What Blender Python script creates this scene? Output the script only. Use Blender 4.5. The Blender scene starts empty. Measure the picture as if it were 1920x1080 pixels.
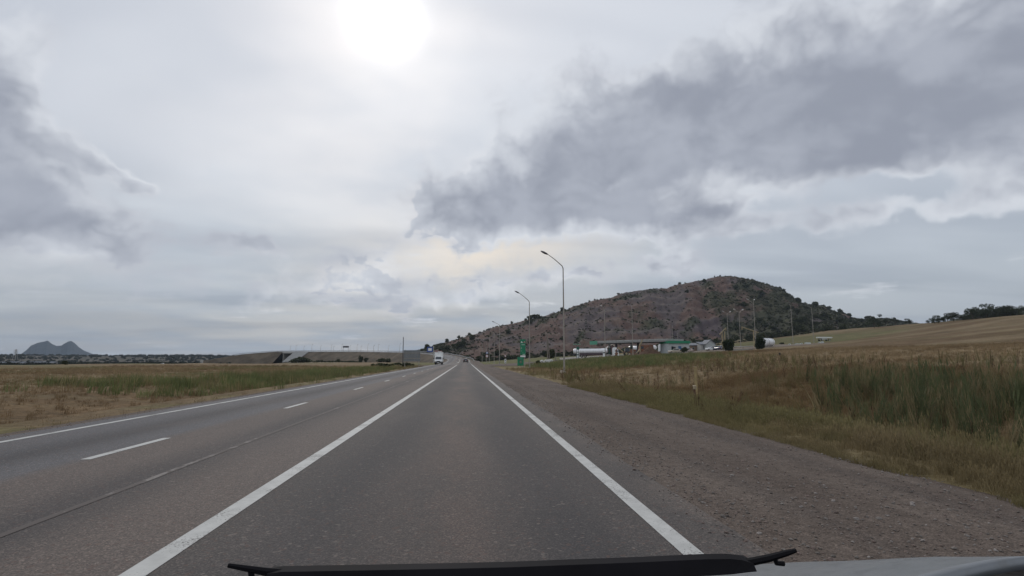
import bpy, bmesh, math, random
import numpy as np
from mathutils import Vector, Matrix
R = math.radians
random.seed(7)
RNG = np.random.default_rng(11)
SC = bpy.context.scene
COL = SC.collection

# ------------------------------------------------------------------ camera
CAM_H = 1.335
FPX = 1050.0                      # focal length in photo pixels (photo is 1920 wide)
PITCH = math.atan(134 / FPX)
YAW = math.atan(87 / FPX * math.cos(PITCH))
cd = bpy.data.cameras.new('camera')
cd.sensor_width = 36.0
cd.lens = FPX / 1920 * 36
cd.clip_start = 0.05
cd.clip_end = 40000
cam = bpy.data.objects.new('camera', cd)
cam.location = (0, 0, CAM_H)
cam.rotation_euler = (math.pi / 2 + PITCH, 0, -YAW)
COL.objects.link(cam)
SC.camera = cam
_F = np.array([math.sin(YAW) * math.cos(PITCH), math.cos(YAW) * math.cos(PITCH), math.sin(PITCH)])
_R = np.array([math.cos(YAW), -math.sin(YAW), 0.0])
_U = np.cross(_R, _F)


def ray(px, row):
    v = _F + _R * ((px - 960) / FPX) + _U * ((540 - row) / FPX)
    return v / np.linalg.norm(v)


def spot(px, row, d):
    """world point seen at that place of the photo when it stands d metres up the road"""
    v = ray(px, row)
    k = d / v[1]
    return (v[0] * k, d, CAM_H + v[2] * k)


# ------------------------------------------------------------------ world
SUN_DIR = ray(722, 30)
SUN_EL = math.asin(SUN_DIR[2])
SUN_AZ = math.atan2(SUN_DIR[0], SUN_DIR[1])
W = bpy.data.worlds.new('World')
SC.world = W
W.use_nodes = True
NT = W.node_tree
NT.nodes.clear()


class NB:
    """tiny node builder"""
    def __init__(self, nt):
        self.nt = nt

    def n(self, t, **kw):
        nd = self.nt.nodes.new(t)
        for k, v in kw.items():
            setattr(nd, k, v)
        return nd

    def put(self, sock, v):
        if isinstance(v, bpy.types.NodeSocket):
            self.nt.links.new(v, sock)
        elif v is not None:
            sock.default_value = v

    def m(self, op, a, b=None, c=None, clamp=False):
        nd = self.n('ShaderNodeMath', operation=op, use_clamp=clamp)
        for i, v in enumerate((a, b, c)):
            self.put(nd.inputs[i], v)
        return nd.outputs[0]

    def vm(self, op, a, b=None, s=None):
        nd = self.n('ShaderNodeVectorMath', operation=op)
        self.put(nd.inputs[0], a)
        if b is not None:
            self.put(nd.inputs[1], b)
        if s is not None:
            self.put(nd.inputs['Scale'], s)
        return nd.outputs['Value'] if op in ('DOT_PRODUCT', 'LENGTH', 'DISTANCE') else nd.outputs[0]

    def mix(self, f, a, b, blend='MIX'):
        nd = self.n('ShaderNodeMix', data_type='RGBA', blend_type=blend)
        self.put(nd.inputs[0], f)
        for s, v in ((nd.inputs[6], a), (nd.inputs[7], b)):
            self.put(s, (*v, 1) if isinstance(v, tuple) and len(v) == 3 else v)
        return nd.outputs[2]

    def noise(self, vec, scale, detail=4, rough=0.55, dist=0.0, color=False):
        nd = self.n('ShaderNodeTexNoise')
        self.put(nd.inputs['Vector'], vec)
        nd.inputs['Scale'].default_value = scale
        nd.inputs['Detail'].default_value = detail
        nd.inputs['Roughness'].default_value = rough
        nd.inputs['Distortion'].default_value = dist
        return nd.outputs['Color' if color else 'Fac']

    def voro(self, vec, scale, feature='F1', out='Distance', rnd=1.0):
        nd = self.n('ShaderNodeTexVoronoi', feature=feature)
        self.put(nd.inputs['Vector'], vec)
        nd.inputs['Scale'].default_value = scale
        nd.inputs['Randomness'].default_value = rnd
        return nd.outputs[out]

    def step(self, v, lo, hi, a=0.0, b=1.0, smooth=True):
        nd = self.n('ShaderNodeMapRange', interpolation_type='SMOOTHSTEP' if smooth else 'LINEAR')
        self.put(nd.inputs['Value'], v)
        nd.inputs['From Min'].default_value = lo
        nd.inputs['From Max'].default_value = hi
        nd.inputs['To Min'].default_value = a
        nd.inputs['To Max'].default_value = b
        return nd.outputs[0]

    def ramp(self, v, stops):
        nd = self.n('ShaderNodeValToRGB')
        self.put(nd.inputs[0], v)
        e = nd.color_ramp.elements
        while len(e) < len(stops):
            e.new(0.5)
        for el, (p, c) in zip(e, stops):
            el.position = p
            el.color = (*c, 1)
        return nd.outputs[0]


def build_sky():
    b = NB(NT)
    tc = b.n('ShaderNodeTexCoord')
    v = b.vm('NORMALIZE', tc.outputs['Generated'])
    sep = b.n('ShaderNodeSeparateXYZ')
    b.put(sep.inputs[0], v)
    vz = b.m('MAXIMUM', sep.outputs[2], 0.0)
    # clear sky behind the clouds
    sky = b.n('ShaderNodeTexSky', sky_type='NISHITA', sun_disc=False)
    sky.sun_elevation = SUN_EL
    sky.sun_rotation = SUN_AZ
    sky.air_density = 1.0
    sky.dust_density = 2.5
    bg_clear = b.n('ShaderNodeBackground')
    b.put(bg_clear.inputs[0], sky.outputs[0])
    bg_clear.inputs[1].default_value = 0.09
    # position on a flat cloud deck
    den = b.m('ADD', vz, 0.10)
    cx = b.m('DIVIDE', sep.outputs[0], den)
    cy = b.m('DIVIDE', sep.outputs[1], den)
    comb = b.n('ShaderNodeCombineXYZ')
    b.put(comb.inputs[0], cx)
    b.put(comb.inputs[1], cy)
    deck = comb.outputs[0]
    # thin high overcast, brighter upwards and round the veiled sun
    sd = b.vm('DOT_PRODUCT', v, tuple(SUN_DIR))
    sdc = b.m('MAXIMUM', sd, 0.0)
    glow_wide = b.m('POWER', sdc, 11.0)
    glow_mid = b.m('POWER', sdc, 110.0)
    glow_core = b.m('POWER', sdc, 1150.0)
    veil = b.ramp(vz, [(0.0, (.290, .330, .385)), (.07, (.330, .375, .438)), (.16, (.415, .465, .535)),
                       (.30, (.505, .55, .625)), (.5, (.55, .59, .665)), (1.0, (.53, .575, .66))])
    streak = b.noise(b.vm('MULTIPLY', deck, (0.5, 1.0, 1.0)), 0.75, 3, 0.55, 0.6)
    veil = b.mix(b.step(streak, .35, .68), veil, b.mix(1.0, veil, (1.30, 1.27, 1.22), 'MULTIPLY'))
    # cloud banks: masses of rain cloud with ragged edges
    w1 = b.noise(v, 3.2, 2, 0.6, color=True)
    w2 = b.noise(v, 13.0, 3, 0.62, color=True)
    wv = b.vm('ADD', b.vm('SCALE', b.vm('SUBTRACT', w1, (.5, .5, .5)), s=0.13),
              b.vm('SCALE', b.vm('SUBTRACT', w2, (.5, .5, .5)), s=0.075))
    vw = b.vm('ADD', v, wv)
    banks = [  # photo x, y, half-length, half-height, tilt, weight
        (930, 385, 190, 60, 2, .9), (1190, 392, 160, 56, 3, .95), (1100, 275, 230, 95, 22, .8),
        (1400, 165, 310, 115, 14, .85), (1520, 262, 210, 80, 14, .8), (1760, 205, 300, 120, 15, .9),
        (1850, 60, 240, 120, 8, .7), (1240, 290, 110, 60, 20, .4), (1470, 318, 80, 24, 16, .45),
        (-5, 230, 125, 200, -4, 1.0), (0, 90, 80, 110, 0, .5), (35, 375, 110, 60, 0, .7), (190, 450, 105, 55, -25, .62),
        (215, 292, 48, 30, -25, .62), (265, 325, 26, 26, 0, .55), (505, 463, 66, 28, 0, .50),
        (690, 515, 150, 45, 0, .40), (870, 545, 130, 26, 6, .36), (1070, 525, 90, 24, 0, .45), (1275, 503, 80, 28, 10, .55),
        (1720, 398, 270, 26, 11, .5), (1890, 300, 70, 60, 0, .5), (1365, 395, 70, 20, 18, .5),
        (430, 560, 260, 34, 0, .22),
        (1400, 342, 85, 34, 14, -.6), (1125, 340, 46, 18, 10, -.32), (300, 190, 150, 110, 0, -.4), (1650, 350, 170, 26, 12, -.3)]
    dens = None
    for px, py, rx, ry, tilt, amp in banks:
        c = ray(px, py)
        k = float(np.dot(c, _F))
        e1 = _R - c * np.dot(_R, c)
        e1 /= np.linalg.norm(e1)
        e2 = np.cross(e1, c)
        if e2[2] < 0:
            e2 = -e2
        t = R(tilt)
        a1 = (e1 * math.cos(t) + e2 * math.sin(t)) / (rx / FPX * k)
        a2 = (-e1 * math.sin(t) + e2 * math.cos(t)) / (ry / FPX * k)
        dv = b.vm('SUBTRACT', vw, tuple(c))
        q1 = b.vm('DOT_PRODUCT', dv, tuple(a1))
        q2 = b.vm('DOT_PRODUCT', dv, tuple(a2))
        q = b.m('ADD', b.m('MULTIPLY', q1, q1), b.m('MULTIPLY', q2, q2))
        g = b.m('MULTIPLY', b.m('POWER', 2.71828, b.m('MULTIPLY', q, -1.0)), amp)
        dens = g if dens is None else b.m('ADD', dens, g)
    broken = b.noise(deck, 1.15, 4, 0.6, 0.3)
    fine = b.noise(v, 15.0, 5, 0.68)
    puff = None
    for sc_, am in ((7.0, .55), (15.0, .30), (33.0, .17)):
        q = b.m('MULTIPLY', b.m('ABSOLUTE', b.m('SUBTRACT', b.noise(b.vm('MULTIPLY', vw, (1, 1, 1.35)), sc_, 0), .5)), am * 4.2)
        puff = q if puff is None else b.m('ADD', puff, q)
    gen = b.m('MULTIPLY', b.step(broken, .50, .74), 0.34)
    dens = b.m('ADD', dens, gen)
    dens = b.m('ADD', dens, b.m('ADD', b.m('MULTIPLY', b.m('SUBTRACT', fine, 0.5), 0.42), b.m('MULTIPLY', b.m('SUBTRACT', .56, puff), 0.34)))
    cover = b.step(dens, .17, .52)
    thick = b.step(dens, .30, 1.25)
    mott = b.m('ADD', b.noise(b.vm('MULTIPLY', v, (1.0, 1.0, 1.7)), 5.0, 3, 0.55, 0.4), b.m('MULTIPLY', b.m('SUBTRACT', puff, .5), .16))
    body = b.mix(thick, (.50, .53, .595), (.280, .305, .372))
    body = b.mix(b.step(mott, .36, .66), body, b.mix(1.0, body, (1.42, 1.40, 1.34), 'MULTIPLY'))
    col = b.mix(b.m('MULTIPLY', cover, .93), veil, body)
    # light of the sun spread through the veil, held back by thick cloud
    thin = b.m('SUBTRACT', 1.0, b.m('MULTIPLY', cover, .72))
    gl = b.m('ADD', b.m('MULTIPLY', glow_wide, .05),
             b.m('ADD', b.m('MULTIPLY', glow_mid, .07), b.m('MULTIPLY', glow_core, b.step(streak, .3, .7, .8, 1.5))))
    gl = b.m('MULTIPLY', gl, thin)
    glc = b.mix(1.0, (1.0, .985, .96), b.n('ShaderNodeCombineXYZ').outputs[0], 'ADD')
    add = b.vm('SCALE', glc, s=gl)
    col = b.vm('ADD', col, add)
    # warm low gap under the cloud bank
    c = ray(915, 470)
    dv = b.vm('SUBTRACT', vw, tuple(c))
    q1 = b.m('MULTIPLY', b.vm('DOT_PRODUCT', dv, tuple(_R)), FPX / 190)
    q2 = b.m('MULTIPLY', b.vm('DOT_PRODUCT', dv, (0., 0., 1.)), FPX / 46)
    q = b.m('ADD', b.m('MULTIPLY', q1, q1), b.m('MULTIPLY', q2, q2))
    gap = b.m('MULTIPLY', b.m('POWER', 2.71828, b.m('MULTIPLY', q, -1.0)), b.m('SUBTRACT', 1.0, cover))
    col = b.mix(b.m('MULTIPLY', gap, .75), col, (.86, .77, .66))
    bg_cloud = b.n('ShaderNodeBackground')
    b.put(bg_cloud.inputs[0], col)
    bg_cloud.inputs[1].default_value = 1.0
    ms = b.n('ShaderNodeMixShader')
    open_sky = b.step(b.noise(deck, .8, 4, .5), .35, .65, .90, 1.0)
    b.put(ms.inputs[0], b.m('MAXIMUM', open_sky, cover))
    NT.links.new(bg_clear.outputs[0], ms.inputs[1])
    NT.links.new(bg_cloud.outputs[0], ms.inputs[2])
    out = b.n('ShaderNodeOutputWorld')
    NT.links.new(ms.outputs[0], out.inputs[0])


build_sky()
sl = bpy.data.lights.new('sun', 'SUN')
sl.energy = 1.0
sl.angle = R(14)
sl.color = (1.0, .95, .88)
sun = bpy.data.objects.new('sun', sl)
sun.rotation_euler = Vector(SUN_DIR).to_track_quat('Z', 'Y').to_euler()
COL.objects.link(sun)

vs = SC.view_settings
SC.display_settings.display_device = 'sRGB'
vs.view_transform = 'Standard'
vs.look = 'None'
vs.exposure = 0.0
vs.gamma = 1.0
vs.use_curve_mapping = False
SC.render.engine = 'CYCLES'
SC.cycles.use_denoising = True
SC.cycles.max_bounces = 6
SC.cycles.diffuse_bounces = 2
SC.cycles.glossy_bounces = 2
SC.cycles.transmission_bounces = 3
SC.cycles.transparent_max_bounces = 8
SC.cycles.volume_bounces = 0
SC.cycles.caustics_reflective = False
SC.cycles.caustics_refractive = False
W.cycles.sampling_method = 'MANUAL'
W.cycles.sample_map_resolution = 256

# ------------------------------------------------------------------ helpers
def sst(x, lo=0.0, hi=1.0):
    t = np.clip((np.asarray(x, float) - lo) / (hi - lo), 0, 1)
    return t * t * (3 - 2 * t)


def _hash(i, j, seed):
    n = (i.astype(np.int64) * 374761393 + j.astype(np.int64) * 668265263 + seed * 974634777) & 0xffffffff
    n = ((n ^ (n >> 13)) * 1274126177) & 0xffffffff
    return ((n ^ (n >> 16)) & 0xffff) / 65535.0


def vnoise(x, y, seed=0):
    x = np.asarray(x, float)
    y = np.asarray(y, float)
    i, j = np.floor(x), np.floor(y)
    fx, fy = x - i, y - j
    fx, fy = fx * fx * (3 - 2 * fx), fy * fy * (3 - 2 * fy)
    a, b_ = _hash(i, j, seed), _hash(i + 1, j, seed)
    c, d = _hash(i, j + 1, seed), _hash(i + 1, j + 1, seed)
    return (a * (1 - fx) + b_ * fx) * (1 - fy) + (c * (1 - fx) + d * fx) * fy


def fbm(x, y, oct_=4, seed=0, gain=.5):
    s, a, t = 0, 1.0, 0
    for k in range(oct_):
        s = s + a * vnoise(np.asarray(x) * 2 ** k, np.asarray(y) * 2 ** k, seed + k * 17)
        t += a
        a *= gain
    return s / t


def tag(o, label=None, cat=None, group=None, kind=None):
    if label:
        o['label'] = label
    if cat:
        o['category'] = cat
    if group:
        o['group'] = group
    if kind:
        o['kind'] = kind
    return o


def link(name, me, parent=None):
    o = bpy.data.objects.new(name, me)
    COL.objects.link(o)
    if parent:
        o.parent = parent
    return o


def thing(name, label, cat, loc=(0, 0, 0), rz=0.0, group=None):
    o = link(name, None)
    o.empty_display_size = .3
    o.location = loc
    o.rotation_euler = (0, 0, rz)
    return tag(o, label, cat, group)


def copy_tree(o, parent=None):
    c = o.copy()
    COL.objects.link(c)
    c.parent = parent
    for ch in list(o.children):
        copy_tree(ch, c)
    return c


def big_mesh(name, V, F, mat=None, smooth=False, attrs=None):
    """V (n,3), F (m,k) arrays"""
    V = np.asarray(V, np.float32)
    F = np.asarray(F, np.int32)
    me = bpy.data.meshes.new(name)
    me.vertices.add(len(V))
    me.vertices.foreach_set('co', V.ravel())
    m, k = F.shape
    me.loops.add(m * k)
    me.loops.foreach_set('vertex_index', F.ravel())
    me.polygons.add(m)
    me.polygons.foreach_set('loop_start', np.arange(0, m * k, k, dtype=np.int32))
    me.polygons.foreach_set('loop_total', np.full(m, k, np.int32))
    if smooth:
        me.polygons.foreach_set('use_smooth', np.ones(m, bool))
    for an, arr in (attrs or {}).items():
        at = me.attributes.new(an, 'FLOAT_COLOR', 'POINT')
        c4 = np.ones((len(V), 4), np.float32)
        c4[:, :3] = arr
        at.data.foreach_set('color', c4.ravel())
    me.update(calc_edges=True)
    if mat:
        me.materials.append(mat)
    return me


def grid_faces(nr, nc):
    i = np.arange(nr - 1)[:, None] * nc + np.arange(nc - 1)[None, :]
    i = i.ravel()
    return np.stack([i, i + 1, i + nc + 1, i + nc], 1)


class MB:
    """collects shapes of one part"""
    def __init__(self):
        self.v, self.f = [], []

    def add(self, vs, fs):
        o = len(self.v)
        self.v += [tuple(p) for p in vs]
        self.f += [tuple(o + i for i in f) for f in fs]
        return self

    def box(self, c, s, rz=0.0, ry=0.0, rx=0.0, taper=1.0):
        m = Matrix.Translation(c) @ Matrix.Rotation(rz, 4, 'Z') @ Matrix.Rotation(ry, 4, 'Y') @ Matrix.Rotation(rx, 4, 'X')
        vs = []
        for z in (-.5, .5):
            k = taper if z > 0 else 1
            for x, y in ((-.5, -.5), (.5, -.5), (.5, .5), (-.5, .5)):
                vs.append(m @ Vector((x * s[0] * k, y * s[1] * k, z * s[2])))
        return self.add(vs, [(3, 2, 1, 0), (4, 5, 6, 7), (0, 1, 5, 4), (1, 2, 6, 5), (2, 3, 7, 6), (3, 0, 4, 7)])

    def tube(self, pts, rad, n=8, cap=True):
        pts = [Vector(p) for p in pts]
        if not hasattr(rad, '__len__'):
            rad = [rad] * len(pts)
        rings = []
        for i, p in enumerate(pts):
            d = (pts[min(i + 1, len(pts) - 1)] - pts[max(i - 1, 0)]).normalized()
            u = d.cross(Vector((0, 0, 1)) if abs(d.z) < .9 else Vector((1, 0, 0))).normalized()
            w = d.cross(u)
            rings.append([p + (u * math.cos(2 * math.pi * k / n) + w * math.sin(2 * math.pi * k / n)) * rad[i] for k in range(n)])
        vs = [q for r in rings for q in r]
        fs = []
        for i in range(len(pts) - 1):
            for k in range(n):
                a, b_ = i * n + k, i * n + (k + 1) % n
                fs.append((a, a + n, b_ + n, b_))
        if cap:
            fs.append(tuple(range(n)))
            fs.append(tuple(reversed(range((len(pts) - 1) * n, len(pts) * n))))
        return self.add(vs, fs)

    def loft(self, rings, cap=True):
        n = len(rings[0])
        vs = [q for r in rings for q in r]
        fs = []
        for i in range(len(rings) - 1):
            for k in range(n):
                a, b_ = i * n + k, i * n + (k + 1) % n
                fs.append((a, b_, b_ + n, a + n))
        if cap:
            fs.append(tuple(reversed(range(n))))
            fs.append(tuple(range((len(rings) - 1) * n, len(rings) * n)))
        return self.add(vs, fs)

    def prism(self, prof, axis, lo, hi):
        """profile of 2D points extruded along axis ('x' or 'y')"""
        r = []
        for t in (lo, hi):
            r.append([(t, p[0], p[1]) if axis == 'x' else (p[0], t, p[1]) for p in prof])
        return self.loft(r)

    def build(self, name, mat, parent=None, smooth=False, bevel=0.0):
        me = bpy.data.meshes.new(name)
        me.from_pydata(self.v, [], self.f)
        bm = bmesh.new()
        bm.from_mesh(me)
        bmesh.ops.recalc_face_normals(bm, faces=bm.faces)
        if bevel:
            bmesh.ops.bevel(bm, geom=[e for e in bm.edges if len(e.link_faces) == 2 and e.calc_face_angle() > .5],
                            offset=bevel, segments=2, affect='EDGES', profile=.6)
        bm.to_mesh(me)
        bm.free()
        if smooth:
            for p in me.polygons:
                p.use_smooth = True
            me.set_sharp_from_angle(angle=R(38))
        me.materials.append(mat)
        return link(name, me, parent)


# ------------------------------------------------------------------ materials
def new_mat(name):
    m = bpy.data.materials.new(name)
    m.use_nodes = True
    m.node_tree.nodes.clear()
    b = NB(m.node_tree)
    p = b.n('ShaderNodeBsdfPrincipled')
    o = b.n('ShaderNodeOutputMaterial')
    m.node_tree.links.new(p.outputs[0], o.inputs[0])
    return m, b, p


_mats = {}


def paint(name, c, rough=.55, metal=0.0, var=.18, scale=1.2, grime=0.0, spec=.5, coat=0.0):
    """painted, metal or plain surface with uneven tone and some grime"""
    if name in _mats:
        return _mats[name]
    m, b, p = new_mat(name)
    tc = b.n('ShaderNodeTexCoord').outputs['Object']
    f = b.noise(tc, scale, 5, .6)
    lo = tuple(x * (1 - var) for x in c)
    hi = tuple(min(1, x * (1 + var)) for x in c)
    col = b.mix(b.step(f, .3, .7), lo, hi)
    if grime:
        g = b.noise(b.vm('MULTIPLY', tc, (1, 1, .35)), scale * 2.3, 6, .65)
        col = b.mix(b.m('MULTIPLY', b.step(g, .48, .72), grime), col, (.09, .075, .06))
    b.put(p.inputs['Base Color'], col)
    p.inputs['Roughness'].default_value = rough
    p.inputs['Metallic'].default_value = metal
    p.inputs['Specular IOR Level'].default_value = spec
    p.inputs['Coat Weight'].default_value = coat
    _mats[name] = m
    return m


def leaf_mat(name, c1, c2, tint=False, trans=.25):
    m, b, p = new_mat(name)
    oi = b.n('ShaderNodeObjectInfo').outputs['Random']
    pos = b.n('ShaderNodeTexCoord').outputs['Object']
    f = b.noise(pos, 1.7, 3, .6)
    col = b.mix(f, c1, c2)
    if tint:
        at = b.n('ShaderNodeAttribute', attribute_type='INSTANCER', attribute_name='tint')
        col = b.mix(1.0, col, at.outputs['Color'], 'MULTIPLY')
    k = b.m('ADD', .78, b.m('MULTIPLY', oi, .44))
    col = b.vm('SCALE', col, s=k)
    b.put(p.inputs['Base Color'], col)
    p.inputs['Roughness'].default_value = .75
    p.inputs['Specular IOR Level'].default_value = .2
    tr = b.n('ShaderNodeBsdfTranslucent')
    b.put(tr.inputs[0], col)
    ms = b.n('ShaderNodeMixShader')
    ms.inputs[0].default_value = trans
    m.node_tree.links.new(p.outputs[0], ms.inputs[1])
    m.node_tree.links.new(tr.outputs[0], ms.inputs[2])
    o = [n for n in m.node_tree.nodes if n.type == 'OUTPUT_MATERIAL'][0]
    m.node_tree.links.new(ms.outputs[0], o.inputs[0])
    return m


# ------------------------------------------------------------------ the road's course and the lie of the land
R_CURVE, Y_CURVE = 200.0, 250.0
S_LIST = np.concatenate([np.arange(-40, 60, 2.0), np.arange(60, 250, 5.0), np.arange(250, 1300, 6.0)])


def course(s):
    """centre line (x, y), unit normal to the right of travel"""
    s = np.asarray(s, float)
    th = np.clip((s - Y_CURVE) / R_CURVE, 0, math.pi / 2)
    x = -R_CURVE * (1 - np.cos(th))
    y = np.minimum(s, Y_CURVE) + R_CURVE * np.sin(th)
    end = Y_CURVE + R_CURVE * math.pi / 2
    x = x - np.maximum(s - end, 0)
    return x, y, np.cos(th), np.sin(th)


def road_z(s):
    return np.interp(s, [-100, 185, 230, 285, 320, 360, 420, 480, 505, 530, 560, 2000], [0, 0, .35, 1.9, 4.0, 5.6, 6.6, 7.0, 6.9, 5.2, .5, .2])
    # (the flyover stays level)


_fx = np.array([-4000, -30, 4.5, 8, 12, 20, 32, 45, 60, 77, 100, 129, 180, 245, 300, 420, 700, 9000.])
_fz = np.array([-.3, -.25, -.1, -.1, .02, .55, 1.4, 2.3, 3.0, 3.8, 5.4, 7.7, 12.8, 20.8, 22.5, 18, 14, 14.])


def T(x, y):
    x = np.asarray(x, float)
    y = np.asarray(y, float)
    z = np.interp(x, _fx, _fz)
    r = np.hypot(x, y)
    a = x / np.maximum(y, 1)
    a = np.where(y < 1, np.where(x < 0, -9, 9), a)
    z = z - .55 * np.exp(-((x - 11.5) / 3.2) ** 2) * sst(48 - y, 0, 22)          # roadside ditch
    z = z - .35 * np.exp(-((x + 13) / 3.5) ** 2) * sst(140 - y, 0, 60)
    left = sst(-.26 - a, 0, .12)
    z = z - 2.6 * sst(r, 215, 420) * left
    far = sst(-.02 - a, 0, .1)
    z = z + far * sst(r, 900, 1650) * (1 - .7 * sst(r, 1900, 3000)) * (7 + 8 * fbm(x / 420, y / 420, 3, 5))
    away = sst(np.abs(x + 3) - 8, 0, 12)
    z = z + away * ((fbm(x / 9, y / 9, 3, 2) - .5) * .35 + (fbm(x / 45, y / 45, 3, 3) - .5) * 1.1 * sst(r, 30, 150))
    z = z + sst(r, 300, 900) * (fbm(x / 160, y / 160, 4, 9) - .5) * 6 * (a > -.3)
    return z


def ground(px, row, d, dz=0.0):
    """the spot on the land at that column of the view, d metres up the road"""
    x, y, _ = spot(px, row, d)
    return (x, y, float(T(x, y)) + dz)


TAN, RED, OLIVE = np.array([.190, .138, .078]), np.array([.138, .088, .046]), np.array([.094, .100, .036])
STRAW, GREEN, GREY = np.array([.245, .182, .108]), np.array([.060, .082, .028]), np.array([.150, .120, .095])


def ell(x, y, cx, cy, rx, ry, ang=0.0, wob=.35, seed=0):
    c, s = math.cos(ang), math.sin(ang)
    u, v = ((x - cx) * c + (y - cy) * s) / rx, (-(x - cx) * s + (y - cy) * c) / ry
    q = np.sqrt(u * u + v * v) + (fbm(x / (rx * .35), y / (ry * .35), 3, seed) - .5) * 2 * wob
    return 1 - sst(q, .7, 1.1)


def land_colour(x, y):
    x = np.asarray(x, float)
    y = np.asarray(y, float)
    r = np.hypot(x, y)

    def mixc(c, k, m):
        return c * (1 - m[..., None]) + k * m[..., None]
    ca, sa = math.cos(.32), math.sin(.32)
    u, v = x * ca + y * sa, -x * sa + y * ca
    n1 = fbm(u / 60, v / 7, 4, 21)
    n2 = fbm(x / 14, y / 22, 4, 22)
    n3 = fbm(x / 2.2, y / 2.2, 3, 23)
    c = np.broadcast_to(TAN, x.shape + (3,)).copy()
    c = mixc(c, RED, sst(n1, .47, .60) * .85)
    c = mixc(c, STRAW, sst(n1, .50, .36) * 0 + (1 - sst(n1, .33, .45)) * .8)
    c = mixc(c, OLIVE, sst(n2, .52, .66) * .55 * (1 - sst(x, 18, 40) * .75))
    # greener strips by the carriageway and before the filling station
    c = mixc(c, OLIVE * 1.0, ell(x, y, -15.5, 76, 5.0, 42, 0, .3, 31) * .9)
    c = mixc(c, GREEN * 1.1, ell(x, y, -21, 37, 4.5, 2.6, 0, .3, 32) * .6)
    c = mixc(c, GREEN * 1.2, ell(x, y, 28, 105, 15, 50, -.22, .28, 33) * .95)
    c = mixc(c, OLIVE * 1.25, ell(x, y, 95, 195, 70, 18, .2, .3, 34) * .8)
    c = mixc(c, OLIVE * 1.15, ell(x, y, 130, 270, 95, 70, .2, .3, 35) * .75)
    c = mixc(c, OLIVE * 1.1, sst(y, 130, 190) * (1 - sst(np.abs(x - 25), 30, 60)) * .8)
    verge = (sst(x, 4.9, 6.0) * (1 - sst(x, 8.2, 10.5)) + sst(-x, 8.6, 9.2) * (1 - sst(-x, 10, 12))) * sst(170 - y, 0, 30)
    c = mixc(c, STRAW * .85, verge * .45)
    c = mixc(c, OLIVE * 1.1, verge * sst(n3, .45, .62) * .4)
    # straw-coloured mown bands on the rising field
    band = sst(np.sin(v * .22 + 4 * (n1 - .5)), .35, .9) * sst(x, 40, 70)
    c = mixc(c, STRAW * .85, band * .3)
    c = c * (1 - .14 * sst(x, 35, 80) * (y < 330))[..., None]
    # country beyond
    far = sst(r, 260, 520) * (x < 0)
    c = mixc(c, np.array([.046, .046, .038]), far * .9)
    c = mixc(c, np.array([.085, .072, .055]), far * sst(fbm(x / 130, y / 60, 4, 41), .5, .62) * .8)
    farr = sst(y, 320, 420) * (x >= 0)
    c = mixc(c, np.array([.085, .078, .040]), farr * .8)
    c = c * (.82 + .36 * n3)[..., None]
    return c


def build_ground():
    def axis(lo, hi, n, fine):
        t = np.linspace(-1, 1, n)
        k = 6.8
        s = np.sinh(k * t) / np.sinh(k)
        return np.where(t < 0, -s * lo, s * hi)
    xs = axis(-5000, 5000, 380, .3)
    ys = np.sort(np.concatenate([-(np.geomspace(1, 400, 24) - 1) - 1, np.sinh(np.linspace(0, 8.0, 400)) / np.sinh(8.0) * 5600]))
    X, Y = np.meshgrid(xs, ys)
    Z = T(X, Y)
    nearroad = (1 - sst(np.abs(X + 2.9) - 8.5, 0, .7)) * (Y < 262)
    Z = Z * (1 - nearroad) + nearroad * (-.22)
    V = np.stack([X.ravel(), Y.ravel(), Z.ravel()], 1)
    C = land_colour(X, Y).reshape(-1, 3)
    m, b, p = new_mat('dry_grassland')
    at = b.n('ShaderNodeAttribute', attribute_name='Col').outputs['Color']
    pos = b.n('ShaderNodeNewGeometry').outputs['Position']
    f1 = b.noise(pos, 3.2, 6, .7)
    f2 = b.noise(b.vm('MULTIPLY', pos, (1, .6, 1)), .35, 5, .65)
    col = b.mix(1.0, at, b.ramp(f1, [(.28, (.50, .50, .50)), (.72, (1.45, 1.45, 1.45))]), 'MULTIPLY')
    col = b.mix(1.0, col, b.ramp(f2, [(.3, (.78, .80, .76)), (.7, (1.22, 1.2, 1.2))]), 'MULTIPLY')
    b.put(p.inputs['Base Color'], col)
    p.inputs['Roughness'].default_value = .95
    p.inputs['Specular IOR Level'].default_value = .1
    bp = b.n('ShaderNodeBump')
    bp.inputs['Strength'].default_value = .6
    bp.inputs['Distance'].default_value = .25
    b.put(bp.inputs['Height'], b.noise(pos, 1.6, 6, .7))
    b.put(p.inputs['Normal'], bp.outputs[0])
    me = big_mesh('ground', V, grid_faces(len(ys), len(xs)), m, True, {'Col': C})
    tag(link('ground', me), kind='structure')


build_ground()


def ribbon(name, s, offs, dz, mat, parent=None, wob=None, smooth=True, zfun=None):
    """sheet along the road between lateral offsets (list of columns)"""
    s = np.asarray(s, float)
    x, y, nx, ny = course(s)
    z = road_z(s)
    V = []
    for k, o in enumerate(offs):
        o = np.full(len(s), o, float) if np.isscalar(o) else np.asarray(o, float)
        if wob is not None and wob[k]:
            o = o + (fbm(s / 1.3, s * 0 + k * 7.7, 4, 51 + k) - .5) * 2 * wob[k]
        h = dz[k] if hasattr(dz, '__len__') else dz
        V.append(np.stack([x + nx * o, y + ny * o, z + h], 1))
    V = np.stack(V, 1)
    me = big_mesh(name, V.reshape(-1, 3), grid_faces(len(s), len(offs)), mat, smooth)
    return link(name, me, parent)


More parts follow.
